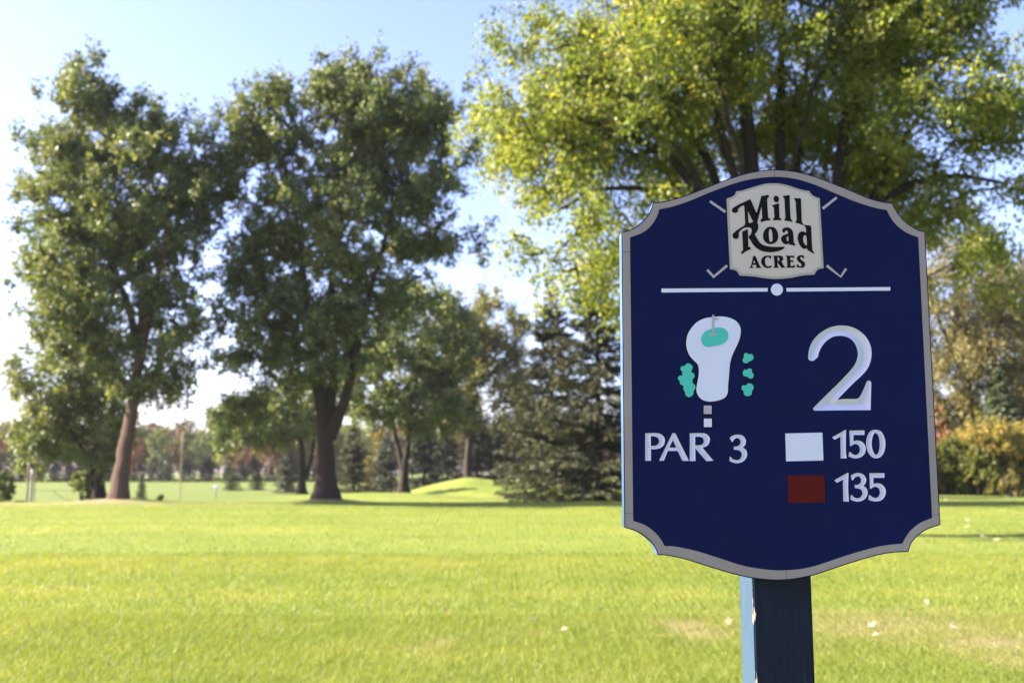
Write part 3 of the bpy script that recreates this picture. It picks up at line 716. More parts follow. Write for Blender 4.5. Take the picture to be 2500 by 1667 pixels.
# ------------------------------------------------------------------ the sign
DS = 1.50                                       # distance of the sign face
def rg_(x0, y0, s):
    """photo region reader: zoomed coordinates -> (x, z) on the sign face in metres"""
    def f(pts):
        o = []
        for p in pts:
            q = P(x0 + p[0] / s, y0 + p[1] / s, DS); o.append((q[0], q[2]) + tuple(p[2:]))
        return o
    return f
rA, rB, rC, rD = rg_(1770, 440, 15.68), rg_(1890, 460, 19.6), rg_(1770, 530, 15.68), rg_(1880, 530, 15.68)
rE, rF, rG, rH = rg_(1810, 610, 13.067), rg_(1480, 400, 2.8), rg_(1480, 900, 2.8), rg_(1640, 750, 5.0585)
rI, rJ, rK = rg_(1960, 780, 6.817), rg_(1560, 1040, 7.84), rg_(2010, 1030, 7.467)
c = 1
def curve(pts, sub=5):
    """closed outline: points flagged c are corners, the others lie on smooth curves"""
    n = len(pts); cor = [len(p) > 2 for p in pts]; xy = np.array([p[:2] for p in pts]); o = []
    for i in range(n):
        a, b = i, (i + 1) % n
        p1, p2 = xy[a], xy[b]
        if cor[a] and cor[b]: o.append(p1); continue
        p0 = xy[i - 1] if not cor[a] else p1 * 2 - p2
        p3 = xy[(i + 2) % n] if not cor[b] else p2 * 2 - p1
        for t in np.linspace(0, 1, sub, endpoint=False):
            o.append(0.5 * (2 * p1 + (p2 - p0) * t + (2 * p0 - 5 * p1 + 4 * p2 - p3) * t * t + (3 * p1 - p0 - 3 * p2 + p3) * t ** 3))
    return np.array(o)
def area(p):
    x, y = p[:, 0], p[:, 1]; return 0.5 * np.sum(x * np.roll(y, -1) - np.roll(x, -1) * y)
def offset(p, d):
    """grow (d > 0) or shrink an outline"""
    if area(p) < 0: p = p[::-1]
    t = unit(np.roll(p, -1, 0) - np.roll(p, 1, 0)); return p + np.stack((t[:, 1], -t[:, 0]), -1) * d
def inside(q, polys):
    r = np.zeros(len(q), bool)
    for p in polys:
        a, b = p, np.roll(p, -1, 0)
        for (x1, y1), (x2, y2) in zip(a, b):
            if y1 == y2: continue
            k = ((y1 > q[:, 1]) != (y2 > q[:, 1])) & (q[:, 0] < (x2 - x1) * (q[:, 1] - y1) / (y2 - y1) + x1)
            r ^= k
    return r
def triangulate(polys, extra=None):
    vs_, es = [], []
    for p in polys:
        k0 = len(vs_); n = len(p)
        vs_ += [Vector((x * 1000, y * 1000)) for x, y in p]; es += [(k0 + i, k0 + (i + 1) % n) for i in range(n)]
    if extra is not None: vs_ += [Vector((x * 1000, y * 1000)) for x, y in extra]
    r = delaunay_2d_cdt(vs_, es, [], 0, 1e-5)
    V = np.array([tuple(v) for v in r[0]]) / 1000; F = np.array(r[2])
    ok = inside(V[F].mean(1), polys); F = F[ok]
    A = V[F[:, 0]]; B = V[F[:, 1]]; C_ = V[F[:, 2]]
    ar = (B[:, 0] - A[:, 0]) * (C_[:, 1] - A[:, 1]) - (B[:, 1] - A[:, 1]) * (C_[:, 0] - A[:, 0])
    F[ar < 0] = F[ar < 0][:, ::-1]                 # wound so that the face looks at -y
    return V, F
SX, SZ = float(P(1905, 900, DS)[0]), 0.0
sign_root = empty('golf_hole_sign', (SX, DS, float(gh(SX, DS))), 'navy blue golf hole sign with shaped grey border on a square wooden post', 'sign')
SO = np.array((SX, DS, float(gh(SX, DS))))
def flat(name, polys, lift, mat, parent, thick=0.0):
    """a thin painted or applied shape on the sign face, lift metres proud of it"""
    V, F = triangulate(polys)
    V3 = np.stack((V[:, 0], np.full(len(V), DS - lift), V[:, 1]), -1)
    Fs = [F]
    if thick:
        n0 = len(V3); vv = [V3]
        for p in polys:
            k = len(p); f = np.stack((p[:, 0], np.full(k, DS - lift), p[:, 1]), -1); bk = f + np.array((0, thick, 0)); vv += [f, bk]
            i = np.arange(k); j = (i + 1) % k
            Fs.append(np.stack((n0 + i, n0 + j, n0 + k + j, n0 + k + i), -1)); n0 += 2 * k
        V3 = np.concatenate(vv)
    return obj(name, mesh(name, V3 - SO, Fs, mat), parent)

def paint(name, col, rough=0.42, var=0.06, spec=0.35, dust=0.04):
    m, nt, N, L, out = new_mat(name)
    v = coord(nt, 'Object')
    n1 = noise(nt, 9.0, 5, v); n2 = noise(nt, 260.0, 3, v, 0.6); n3 = noise(nt, 34.0, 5, v, 0.7)
    cc = ramp(nt, n1, [(0.3, tuple(x * (1 - var) for x in col)), (0.7, tuple(min(1, x * (1 + var)) for x in col))])
    cc = mixc(nt, ramp(nt, n3, [(0.55, (0.0,) * 3), (0.8, (dust,) * 3)]), cc, (0.32, 0.31, 0.30))
    L.new(principled(nt, cc, ramp(nt, n1, [(0.3, (rough,) * 3), (0.7, (rough + 0.12,) * 3)]), spec, bump(nt, n2, 0.08, 0.0006)), out.inputs[0])
    return m
M['navy'] = paint('navy_paint', (0.0030, 0.0062, 0.046), 0.55, 0.08, 0.08, 0.01)
M['grey'] = paint('grey_border_paint', (0.222, 0.198, 0.195), 0.55, 0.06, 0.2)
M['plaque'] = paint('plaque_beige', (0.405, 0.375, 0.345), 0.6, 0.03, 0.2)
M['plaque_rim'] = paint('plaque_rim_grey', (0.30, 0.28, 0.265), 0.6, 0.03, 0.2)
M['ink'] = paint('black_print', (0.006, 0.005, 0.006), 0.6, 0.05, 0.08, 0.01)
M['white'] = paint('white_paint', (0.49, 0.525, 0.67), 0.5, 0.02, 0.2)
M['carve'] = paint('white_carved_paint', (0.455, 0.475, 0.62), 0.65, 0.02, 0.2)
M['turq'] = paint('turquoise_print', (0.050, 0.40, 0.34), 0.5, 0.03, 0.2)
M['lilac'] = paint('lilac_grey_print', (0.33, 0.31, 0.37), 0.5, 0.03, 0.2)
M['red'] = paint('dark_red_paint', (0.070, 0.0045, 0.003), 0.5, 0.05, 0.1, 0.01)
M['club'] = paint('club_grey_print', (0.30, 0.285, 0.30), 0.5, 0.03, 0.2)
M['edge'] = paint('blue_edge_paint', (0.040, 0.085, 0.21), 0.35, 0.1, 0.5)

board = curve(rF([(1148, 40), (1000, 56), (860, 95), (700, 155), (560, 210), (450, 244), (370, 261), (318, 264, c), (305, 312), (270, 370), (215, 422), (160, 452), (104, 467, c)]) +
              rG([(124, 1085, c), (190, 1105), (255, 1140), (310, 1190), (340, 1235), (350, 1272, c), (420, 1276), (540, 1302), (700, 1352), (850, 1397), (1000, 1431), (1120, 1444), (1205, 1445), (1300, 1435), (1420, 1410), (1560, 1364), (1700, 1318), (1850, 1275), (1960, 1256), (2066, 1251, c), (2085, 1195), (2120, 1150), (2180, 1105), (2240, 1080), (2285, 1066, c)]) +
              rF([(2180, 465, c), (2120, 445), (2050, 400), (2005, 350), (1975, 305), (1957, 268, c), (1900, 262), (1800, 236), (1690, 190), (1560, 138), (1420, 85), (1290, 52)]))
inner = curve(rF([(1150, 90), (1000, 105), (860, 140), (700, 200), (560, 258), (450, 294), (362, 312, c), (345, 365), (305, 425), (250, 470), (162, 504, c)]) +
              rG([(184, 1038, c), (260, 1065), (325, 1110), (370, 1160), (398, 1210, c), (480, 1215), (620, 1245), (780, 1295), (920, 1340), (1050, 1365), (1180, 1376), (1320, 1368), (1440, 1342), (1580, 1295), (1740, 1245), (1880, 1210), (2025, 1193, c), (2050, 1145), (2090, 1095), (2150, 1050), (2228, 1018, c)]) +
              rF([(2133, 503, c), (2060, 475), (1990, 425), (1945, 370), (1918, 317, c), (1830, 300), (1700, 258), (1560, 200), (1420, 142), (1290, 104)]))
# carved characters: (name, outline, counters)
carved = [
 ('digit_two', rI([(175, 1485), (185, 1460), (400, 1245), (600, 1050), (780, 860), (870, 740), (914, 610), (905, 500), (860, 390), (780, 312), (680, 276), (600, 270), (500, 288), (400, 350), (320, 440), (272, 540), (250, 622, c), (190, 675), (150, 688), (100, 668), (90, 620), (110, 480), (170, 350), (270, 240), (400, 155), (520, 112), (660, 100), (800, 120), (920, 175), (1030, 265), (1110, 390), (1143, 530), (1130, 680), (1080, 810), (990, 920), (850, 1050), (720, 1180), (572, 1334, c), (700, 1319), (850, 1320), (920, 1308), (965, 1255), (1020, 1140), (1065, 1032), (1090, 1017), (1125, 1021), (1139, 1050, c), (1128, 1505, c), (700, 1508), (230, 1513), (190, 1508)]), []),
 ('letter_p', rJ([(120, 135, c), (340, 132), (430, 160), (485, 220), (495, 290), (470, 365), (400, 420), (310, 439), (228, 440, c), (228, 660, c), (120, 662, c)]), [rJ([(225, 193, c), (280, 192), (350, 215), (385, 280), (365, 340), (310, 372), (228, 378, c)])]),
 ('letter_a', rJ([(640, 133, c), (693, 133, c), (955, 662, c), (830, 662, c), (742, 472, c), (552, 472, c), (475, 660, c), (385, 660, c)]), [rJ([(648, 262, c), (715, 410, c), (580, 410, c)])]),
 ('letter_r', rJ([(972, 135, c), (1220, 132), (1310, 165), (1355, 230), (1350, 300), (1310, 370), (1215, 412, c), (1425, 660, c), (1290, 668, c), (1078, 425, c), (1080, 665, c), (972, 668, c)]), [rJ([(1075, 200, c), (1170, 202), (1225, 230), (1240, 290), (1215, 345), (1160, 362), (1075, 365, c)])]),
 ('digit_three', rJ([(1735, 225, c), (1790, 180), (1890, 160), (1980, 180), (2035, 240), (2045, 300), (2030, 360), (1985, 408, c), (2045, 450), (2070, 530), (2050, 610), (1990, 675), (1880, 708), (1790, 690), (1732, 665, c), (1738, 585, c), (1755, 582, c), (1790, 625), (1860, 648), (1920, 635), (1960, 580), (1965, 520), (1930, 470), (1870, 450), (1815, 448, c), (1812, 390, c), (1880, 385), (1930, 350), (1945, 290), (1920, 245), (1875, 225), (1825, 250), (1795, 298, c), (1775, 300, c)]), []),
 ('digit_one', rK([(410, 138, c), (414, 150, c), (409, 400, c), (412, 560, c), (425, 660, c), (318, 660, c), (312, 262, c), (205, 322, c), (157, 278, c)]), []),
 ('digit_five', rK([(475, 155, c), (748, 150, c), (752, 232, c), (548, 235, c), (548, 350, c), (620, 335), (700, 355), (758, 420), (773, 490), (755, 570), (690, 635), (590, 660), (510, 645), (460, 625, c), (467, 550, c), (490, 545, c), (540, 585), (600, 598), (650, 560), (668, 500), (650, 440), (610, 403), (560, 402), (500, 438, c), (487, 430, c)]), []),
 ('digit_zero', rK([(781, 390), (802, 260), (860, 165), (950, 140), (1050, 170), (1110, 270), (1132, 390), (1115, 520), (1060, 620), (970, 660), (880, 630), (812, 540)]), [rK([(882, 380), (895, 280), (930, 205), (960, 200), (1005, 250), (1025, 350), (1028, 430), (1010, 540), (965, 597), (920, 560), (890, 470)])]),
 ('digit_one', rK([(450, 918, c), (460, 930, c), (452, 1100, c), (454, 1250, c), (468, 1445, c), (365, 1445, c), (357, 1045, c), (245, 1107, c), (202, 1057, c)]), []),
 ('digit_three', rK([(498, 975, c), (560, 940), (640, 925), (730, 955), (780, 1030), (770, 1110), (730, 1158, c), (790, 1210), (808, 1290), (780, 1370), (710, 1430), (620, 1447), (540, 1430), (493, 1405, c), (502, 1330, c), (525, 1332, c), (570, 1375), (630, 1388), (685, 1360), (712, 1300), (695, 1240), (640, 1208), (577, 1202, c), (570, 1145, c), (630, 1140), (680, 1100), (685, 1040), (650, 990), (600, 995), (565, 1020), (545, 1058, c), (520, 1058, c)]), []),
 ('digit_five', rK([(840, 930, c), (1112, 928, c), (1115, 1012, c), (913, 1015, c), (913, 1125, c), (980, 1112), (1060, 1130), (1125, 1200), (1138, 1280), (1110, 1370), (1040, 1430), (950, 1443), (870, 1430), (822, 1408, c), (832, 1328, c), (850, 1330, c), (900, 1368), (960, 1380), (1010, 1350), (1032, 1280), (1015, 1215), (970, 1180), (920, 1182), (865, 1215, c), (850, 1215, c)]), []),
]
carved = [(nm, [curve(o)] + [curve(h) for h in hs]) for nm, o, hs in carved]
THICK = 0.030
V, F = triangulate([board] + [p for _, ps in carved for p in ps])
V3 = np.stack((V[:, 0], np.full(len(V), DS), V[:, 1]), -1)
panel = obj('panel', mesh('panel', V3 - SO, F, M['navy']), sign_root)
k = len(board); ff = np.stack((board[:, 0], np.full(k, DS), board[:, 1]), -1); i = np.arange(k); j = (i + 1) % k
ev = np.concatenate((ff, ff + (0, THICK, 0)))
Vb, Fb = triangulate([board])
bk = np.stack((Vb[:, 0], np.full(len(Vb), DS + THICK), Vb[:, 1]), -1)
obj('panel_edge', mesh('panel_edge', np.concatenate((ev, bk)) - SO, [np.stack((i, j, k + j, k + i), -1), Fb[:, ::-1] + 2 * k], M['edge']), panel)
for nm, ps in carved:
    big = nm == 'digit_two'
    st = 0.0009 if big else 0.0006
    mn, mx_ = ps[0].min(0), ps[0].max(0)
    gx, gz = np.meshgrid(np.arange(mn[0], mx_[0], st), np.arange(mn[1], mx_[1], st))
    gx[1::2] += st / 2
    q = np.stack((gx.ravel(), gz.ravel()), -1); q = q[inside(q, ps)]
    A_ = np.concatenate(ps); B_ = np.concatenate([np.roll(p, -1, 0) for p in ps])
    def dist(q):
        o = np.full(len(q), 9.0)
        for a_, b_ in zip(A_, B_):
            ab = b_ - a_; t = np.clip(((q - a_) @ ab) / max(ab @ ab, 1e-12), 0, 1)
            o = np.minimum(o, np.linalg.norm(q - a_ - t[:, None] * ab, axis=1))
        return o
    d = dist(q); q = q[d > st * 0.55]
    V, F = triangulate(ps, q)
    dep = np.minimum(dist(V) * 0.55, 0.02)
    V3 = np.stack((V[:, 0], DS + dep, V[:, 1]), -1)
    obj(nm, mesh(nm, V3 - SO, F, M['carve']), panel)

border = flat('border', [offset(board, -0.0016), inner], 0.0006, M['grey'], sign_root, 0.0005)
def bar(r, a_, b_, w):
    (x0, z0), (x1, z1) = r([a_])[0][:2], r([b_])[0][:2]
    d = unit(np.array((x1 - x0, z1 - z0))); n = np.array((-d[1], d[0])) * w / 2
    return np.array([(x0 + n[0], z0 + n[1]), (x0 - n[0], z0 - n[1]), (x1 - n[0], z1 - n[1]), (x1 + n[0], z1 + n[1])])
for a_, b_, r in (((1149, 46), (1149, 88), rF), ((1230, 1378), (1230, 1438), rG), ((2207, 326), (2250, 321), rG), ((2232, 998), (2281, 996), rG), ((128, 986), (182, 990), rG), ((112, 603), (164, 603), rF)):
    flat('seam', [bar(r, a_, b_, 0.0005)], 0.0008, M['ink'], border)

# plaque
pl = curve(rF([(1148, 135), (1090, 138), (1040, 150), (980, 168), (930, 184), (887, 191, c), (880, 210), (862, 225), (822, 241, c), (845, 722, c), (880, 728), (900, 745), (912, 765, c), (1000, 770), (1080, 782), (1160, 788), (1260, 780), (1350, 763), (1422, 758, c), (1435, 735), (1455, 720), (1485, 715, c), (1458, 237, c), (1425, 226), (1402, 210), (1388, 188, c), (1330, 178), (1260, 155), (1200, 140)]))
plaque = flat('plaque', [pl], 0.0012, M['plaque_rim'], sign_root, 0.0011)
flat('plaque_face', [offset(pl, -0.0034)], 0.0016, M['plaque'], plaque)
letters = [
 ('lettering', [rA([(250, 1170), (285, 1090), (400, 1010), (560, 922), (720, 850), (925, 754), (950, 750), (972, 768), (1040, 920), (1185, 1252, c), (1205, 1252, c), (1290, 960), (1375, 640), (1395, 615), (1480, 610), (1625, 576), (1660, 592), (1668, 650), (1640, 690), (1606, 718), (1604, 800), (1625, 1200), (1642, 1440), (1665, 1462), (1704, 1480)]) +
   rC([(1712, 90), (1703, 140), (1560, 153), (1460, 180), (1385, 206), (1352, 185), (1346, 130), (1385, 85), (1412, 55)]) + rA([(1410, 1400), (1400, 1200), (1392, 1035, c), (1370, 1080), (1290, 1370)]) +
   rC([(1225, 230, c), (1258, 300), (1265, 400), (1250, 490), (1200, 590), (1125, 660, c), (1180, 760), (1250, 880), (1340, 1005), (1480, 1090), (1700, 1140), (1900, 1152), (2272, 1145, c), (2235, 1225), (2080, 1298), (1900, 1343), (1700, 1358), (1500, 1335), (1330, 1280), (1180, 1185), (1050, 1045), (965, 900), (900, 795), (892, 760), (930, 718), (975, 675), (1000, 600), (1012, 510), (990, 450), (940, 420), (850, 408), (740, 425), (620, 495), (540, 580), (512, 650), (525, 725), (500, 800), (440, 845), (380, 852), (310, 810), (275, 730), (287, 660), (345, 600), (480, 490), (620, 400), (715, 345), (750, 290), (760, 220), (752, 60)]) +
   rA([(745, 1350), (735, 1150), (722, 1010), (690, 985), (620, 1010), (540, 1070), (488, 1125), (500, 1180), (470, 1230), (400, 1268), (330, 1262), (270, 1225)]),
   rA([(862, 1190, c), (1040, 1560, c)]) + rC([(1072, 190, c), (975, 230), (900, 242, c)]) + rA([(885, 1560, c)])]),
 ('letter_r_stem', [rC([(645, 575, c), (860, 468, c), (868, 600, c), (888, 1120), (905, 1152), (955, 1162), (972, 1205), (958, 1250), (900, 1275), (800, 1320), (655, 1415), (620, 1422), (603, 1370), (625, 1325), (668, 1285), (678, 1240)])]),
 ('letter_i_dot', [rA([(1845, 735), (1870, 645), (1940, 608), (2020, 650), (2055, 745), (2030, 830), (1960, 867), (1880, 825)])]),
 ('letter_i', [rA([(1803, 990), (1825, 958), (1900, 945), (1960, 918), (2030, 904), (2062, 945), (2060, 1050), (2065, 1200), (2075, 1425), (2092, 1458), (2135, 1490), (2143, 1520), (2125, 1548), (1990, 1543), (1860, 1547), (1830, 1510), (1842, 1478), (1872, 1448), (1880, 1390), (1867, 1250), (1860, 1070), (1845, 1048), (1812, 1020)])]),
 ('letter_l', [rB([(410, 395), (425, 378), (540, 365), (640, 342), (690, 338), (725, 360), (735, 400), (730, 560), (735, 800), (755, 1150), (772, 1400)]) + rD([(780, 70), (795, 105), (835, 148), (842, 180), (826, 197), (740, 178), (640, 162), (560, 152), (530, 120), (537, 88), (568, 68), (577, 30)]) + rB([(518, 1330), (500, 1000), (485, 700), (475, 530), (458, 490), (422, 450)])]),
 ('letter_l', [rB([(945, 492), (970, 480), (1080, 490), (1200, 488), (1245, 507), (1270, 560), (1270, 750), (1285, 1050), (1300, 1340)]) + rD([(1196, 60), (1207, 200), (1235, 250), (1268, 290), (1264, 326), (1120, 275), (1000, 240), (960, 215), (958, 188), (985, 160), (1002, 120), (1000, 30)]) + rB([(1055, 1380), (1035, 1050), (1015, 680), (1003, 615), (960, 560)])]),
 ('letter_o', [rC([(1443, 720), (1490, 540), (1600, 420), (1740, 384), (1880, 420), (1980, 540), (2028, 720), (1995, 900), (1880, 1010), (1720, 1053), (1570, 1000), (1475, 880)]), rC([(1720, 470), (1760, 500), (1795, 620), (1805, 780), (1805, 880), (1780, 950), (1740, 970), (1705, 945), (1680, 850), (1665, 700), (1670, 560), (1690, 490)])]),
 ('letter_a', [rD([(455, 510), (480, 460), (540, 425), (640, 405), (740, 430), (820, 500), (865, 600), (880, 720), (890, 860), (900, 985), (927, 1020), (956, 1070), (942, 1106), (850, 1085), (760, 1075), (722, 1055), (700, 1020, c), (640, 1048), (570, 1055), (480, 1000), (422, 910), (412, 830), (440, 760), (500, 710), (580, 675), (655, 655), (672, 625), (660, 560), (620, 525), (580, 535), (555, 590), (520, 615), (478, 600)]), rD([(665, 745), (685, 760), (690, 830), (688, 925), (650, 930), (620, 880), (625, 800)])]),
 ('letter_d', [rD([(1303, 308, c), (1400, 325), (1510, 333), (1550, 365), (1567, 430), (1570, 600), (1580, 860), (1600, 1180), (1615, 1288), (1650, 1338), (1674, 1380), (1652, 1408, c), (1540, 1345), (1432, 1280), (1408, 1235), (1400, 1190, c), (1345, 1222), (1290, 1230), (1200, 1180), (1110, 1060), (1055, 900), (1045, 780), (1075, 660), (1150, 580), (1230, 562), (1320, 585), (1370, 620, c), (1362, 450), (1340, 400), (1303, 350)]), rD([(1310, 700), (1355, 720), (1380, 780), (1395, 950), (1395, 1105, c), (1330, 1070), (1280, 990), (1255, 880), (1262, 770)])]),
 ('letter_a', [rE([(370, 203, c), (440, 203, c), (585, 530), (630, 565), (625, 588, c), (450, 588, c), (450, 562), (475, 545), (460, 490, c), (345, 490, c), (340, 545), (365, 562), (365, 588, c), (245, 588, c), (245, 568), (290, 535)]), rE([(395, 335, c), (435, 432, c), (368, 432, c)])]),
 ('letter_c', [rE([(940, 205, c), (942, 290, c), (905, 298, c), (880, 250), (820, 238), (760, 280), (742, 370), (760, 460), (800, 520), (850, 535), (905, 520), (950, 508, c), (955, 555, c), (900, 580), (840, 592), (740, 570), (650, 480), (620, 380), (650, 280), (730, 210), (830, 190), (900, 200)])]),
 ('letter_r', [rE([(990, 200, c), (1200, 192), (1290, 215), (1325, 280), (1310, 340), (1265, 375, c), (1340, 510), (1385, 560), (1375, 582, c), (1260, 582, c), (1140, 400, c), (1150, 530), (1180, 562), (1170, 582, c), (1010, 582, c), (1008, 565), (1045, 530), (1040, 400), (1025, 245), (995, 225)]), rE([(1140, 240, c), (1180, 250), (1205, 300), (1190, 350), (1150, 372, c)])]),
 ('letter_e', [rE([(1405, 195, c), (1665, 195, c), (1668, 275, c), (1635, 275, c), (1615, 248, c), (1548, 248, c), (1550, 345, c), (1650, 345, c), (1645, 400, c), (1555, 400, c), (1560, 525, c), (1625, 525), (1655, 490, c), (1698, 490, c), (1685, 580, c), (1425, 580, c), (1425, 560, c), (1455, 535, c), (1440, 245, c), (1405, 220, c)])]),
 ('letter_s', [rE([(1985, 190, c), (1988, 280, c), (1950, 280, c), (1920, 240), (1885, 240), (1862, 275), (1890, 320), (1960, 370), (2015, 430), (2020, 500), (1980, 560), (1890, 585), (1800, 570), (1755, 560, c), (1755, 475, c), (1800, 465, c), (1830, 525), (1875, 540), (1908, 500), (1890, 450), (1810, 390), (1758, 310), (1770, 240), (1820, 195), (1890, 180)])]),
]
for nm, ps in letters:
    flat(nm, [curve(p) for p in ps], 0.0020, M['ink'], plaque)
# crossed clubs behind the plaque, the rule and its ball
for poly in ([(712, 250, c), (820, 323, c), (810, 338, c), (705, 265, c)], [(1570, 225, c), (1580, 238, c), (1485, 315, c), (1473, 300, c)],
             [(820, 690, c), (832, 703, c), (733, 783, c), (683, 730, c), (697, 720, c), (735, 762, c)], [(1500, 703, c), (1512, 688, c), (1600, 765, c), (1632, 712, c), (1646, 722, c), (1604, 780, c)]):
    flat('golf_club_mark', [curve(rF(poly))], 0.0006, M['club'], panel)
flat('rule', [curve(rF([(377, 853, c), (1103, 849, c), (1104, 873, c), (377, 880, c)]))], 0.0006, M['white'], panel)
flat('rule', [curve(rF([(1231, 849, c), (1941, 843, c), (1941, 867, c), (1232, 874, c)]))], 0.0006, M['white'], panel)
def circ(r, x, y, rx, ry, n=36):
    return np.array([q[:2] for q in r([(x + rx * math.cos(t), y + ry * math.sin(t)) for t in np.linspace(0, 2 * math.pi, n, endpoint=False)])])
flat('ball_mark', [circ(rF, 1166, 860, 41, 41)], 0.0006, M['white'], panel)
# the map of the hole
fair = curve(rH([(500, 122), (600, 115), (700, 128), (790, 170), (840, 235), (850, 310), (830, 410), (780, 520), (740, 610), (715, 720), (705, 850), (695, 960), (690, 1050), (660, 1110), (590, 1145), (500, 1163), (430, 1160), (360, 1130), (315, 1070), (303, 1010), (315, 930), (330, 850), (333, 760), (315, 700), (270, 655), (215, 590), (185, 510), (178, 430), (195, 340), (240, 260), (310, 185), (400, 140)]))
flat('fairway_outline', [offset(fair, 0.0017)], 0.0004, M['ink'], panel)
fw = flat('fairway_map', [fair], 0.0008, M['white'], panel)
flat('green_map', [curve(rH([(362, 380), (390, 320), (450, 280), (560, 252), (640, 262), (685, 300), (697, 350), (680, 410), (620, 455), (540, 478), (430, 490), (390, 465), (364, 420)]))], 0.0012, M['turq'], fw)
flat('flag_hole', [circ(rH, 505, 338, 50, 15)], 0.0015, M['lilac'], fw)
flat('flagstick', [curve(rH([(497, 97, c), (521, 97, c), (523, 336, c), (498, 336, c)]))], 0.0018, M['lilac'], fw)
flat('flag', [curve(rH([(523, 130, c), (595, 143, c), (545, 158), (523, 160, c)]))], 0.0016, M['lilac'], fw)
for poly in ([(205, 692), (245, 715), (257, 750), (235, 797, c), (272, 820), (280, 855), (255, 893, c), (258, 938, c), (285, 960), (290, 1000), (268, 1037, c), (262, 1080), (215, 1110), (170, 1085), (162, 1043, c), (140, 1010), (147, 970, c), (105, 950), (97, 912, c), (73, 880), (95, 845), (130, 843, c), (130, 795, c), (105, 765), (120, 730), (160, 725, c), (175, 702)],
             [(890, 620, c), (890, 580), (920, 565), (950, 582, c), (985, 577), (1005, 605), (1005, 640), (970, 665), (955, 668, c), (930, 690), (890, 685), (872, 650)],
             [(925, 775, c), (950, 755), (985, 765), (990, 800, c), (1010, 830), (1000, 870), (960, 880), (928, 855, c), (890, 850), (875, 810), (895, 770)],
             [(915, 965, c), (945, 938), (990, 950), (1010, 990), (1000, 1020), (988, 1035, c), (985, 1075), (940, 1097), (895, 1080), (885, 1033, c), (862, 1010), (865, 975), (890, 963)]):
    p = curve(rH(poly))
    t_ = flat('bush_mark', [p], 0.0008, M['turq'], panel)
    flat('bush_outline', [offset(p, 0.0018)], 0.0004 if poly[0][0] != 205 else 0.0003, M['ink'], t_)
for (x0, y0, x1, y1), mt in (((394, 1213, 491, 1317), 'lilac'), ((396, 1374, 493, 1478), 'white')):
    t_ = flat('tee_mark', [curve(rH([(x0, y0, c), (x1, y0, c), (x1, y1, c), (x0, y1, c)]))], 0.0008, M[mt], panel)
    flat('tee_outline', [curve(rH([(x0 - 14, y0 - 13, c), (x1 + 16, y0 - 13, c), (x1 + 16, y1 + 16, c), (x0 - 14, y1 + 16, c)]))], 0.0005, M['ink'], t_)
flat('tee_colour_block', [curve(rG([(1223, 442, c), (1477, 436, c), (1484, 626, c), (1229, 632, c)]))], 0.0006, M['white'], panel)
flat('tee_colour_block', [curve(rG([(1238, 728, c), (1490, 726, c), (1495, 912, c), (1243, 917, c)]))], 0.0006, M['red'], panel)

# post: weathered painted 4x4
m, nt, N, L, out = new_mat('weathered_blue_post')
v = coord(nt, 'Object'); vg = coord(nt, 'Object', (60, 60, 4.5))
grain = noise(nt, 3.0, 6, vg, 0.65); chip = noise(nt, 14.0, 5, coord(nt, 'Object', (2.2, 2.2, 0.8)), 0.7)
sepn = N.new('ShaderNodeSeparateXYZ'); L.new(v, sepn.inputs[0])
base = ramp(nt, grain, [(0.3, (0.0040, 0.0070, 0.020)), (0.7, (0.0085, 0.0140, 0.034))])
sunlit_tone = ramp(nt, grain, [(0.3, (0.021, 0.040, 0.072)), (0.7, (0.036, 0.064, 0.108))])   # sunlight on the left side painted in as a paler, chalky tone
sun_side = N.new('ShaderNodeMapRange'); sun_side.inputs['From Min'].default_value = -0.0415; sun_side.inputs['From Max'].default_value = -0.0430
L.new(sepn.outputs['X'], sun_side.inputs['Value'])
base = mixc(nt, sun_side.outputs[0], base, sunlit_tone)
edge = N.new('ShaderNodeMapRange'); edge.inputs['From Min'].default_value = -0.0445 + 0.010; edge.inputs['From Max'].default_value = -0.0445 + 0.001
L.new(sepn.outputs['X'], edge.inputs['Value'])
edy = N.new('ShaderNodeMapRange'); edy.inputs['From Min'].default_value = 0.010; edy.inputs['From Max'].default_value = 0.001
L.new(sepn.outputs['Y'], edy.inputs['Value'])
mul = N.new('ShaderNodeMath'); mul.operation = 'MULTIPLY'; L.new(edge.outputs[0], mul.inputs[0]); L.new(edy.outputs[0], mul.inputs[1])
add = N.new('ShaderNodeMath'); add.operation = 'MULTIPLY_ADD'; add.inputs[1].default_value = 0.17; L.new(mul.outputs[0], add.inputs[0]); L.new(chip, add.inputs[2])
cm_ = ramp(nt, add.outputs[0], [(0.70, (0.0,) * 3), (0.73, (1.0,) * 3)])
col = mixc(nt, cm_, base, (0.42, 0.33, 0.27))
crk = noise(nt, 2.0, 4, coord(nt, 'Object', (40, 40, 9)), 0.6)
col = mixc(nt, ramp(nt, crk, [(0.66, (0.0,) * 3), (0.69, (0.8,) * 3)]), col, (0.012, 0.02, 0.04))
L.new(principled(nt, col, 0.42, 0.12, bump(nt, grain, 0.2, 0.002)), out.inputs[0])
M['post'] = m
PY = DS + THICK + 0.0006
pxl = float(P(1838, 1450, PY)[0]); pxr = float(P(1982, 1450, PY)[0]); pw = pxr - pxl
import bmesh
bm = bmesh.new()
bmesh.ops.create_cube(bm, size=1.0)
top = float(P(1900, 560, PY)[2]) - SO[2]
for v_ in bm.verts: v_.co = Vector((v_.co.x * pw, v_.co.y * pw + pw / 2, (v_.co.z + 0.5) * (top + 0.3) - 0.3))
bmesh.ops.bevel(bm, geom=[e_ for e_ in bm.edges if abs(e_.verts[0].co.z - e_.verts[1].co.z) > 0.5], offset=0.0022, segments=2, affect='EDGES')
me = bpy.data.meshes.new('post'); bm.to_mesh(me); bm.free(); me.materials.append(M['post'])
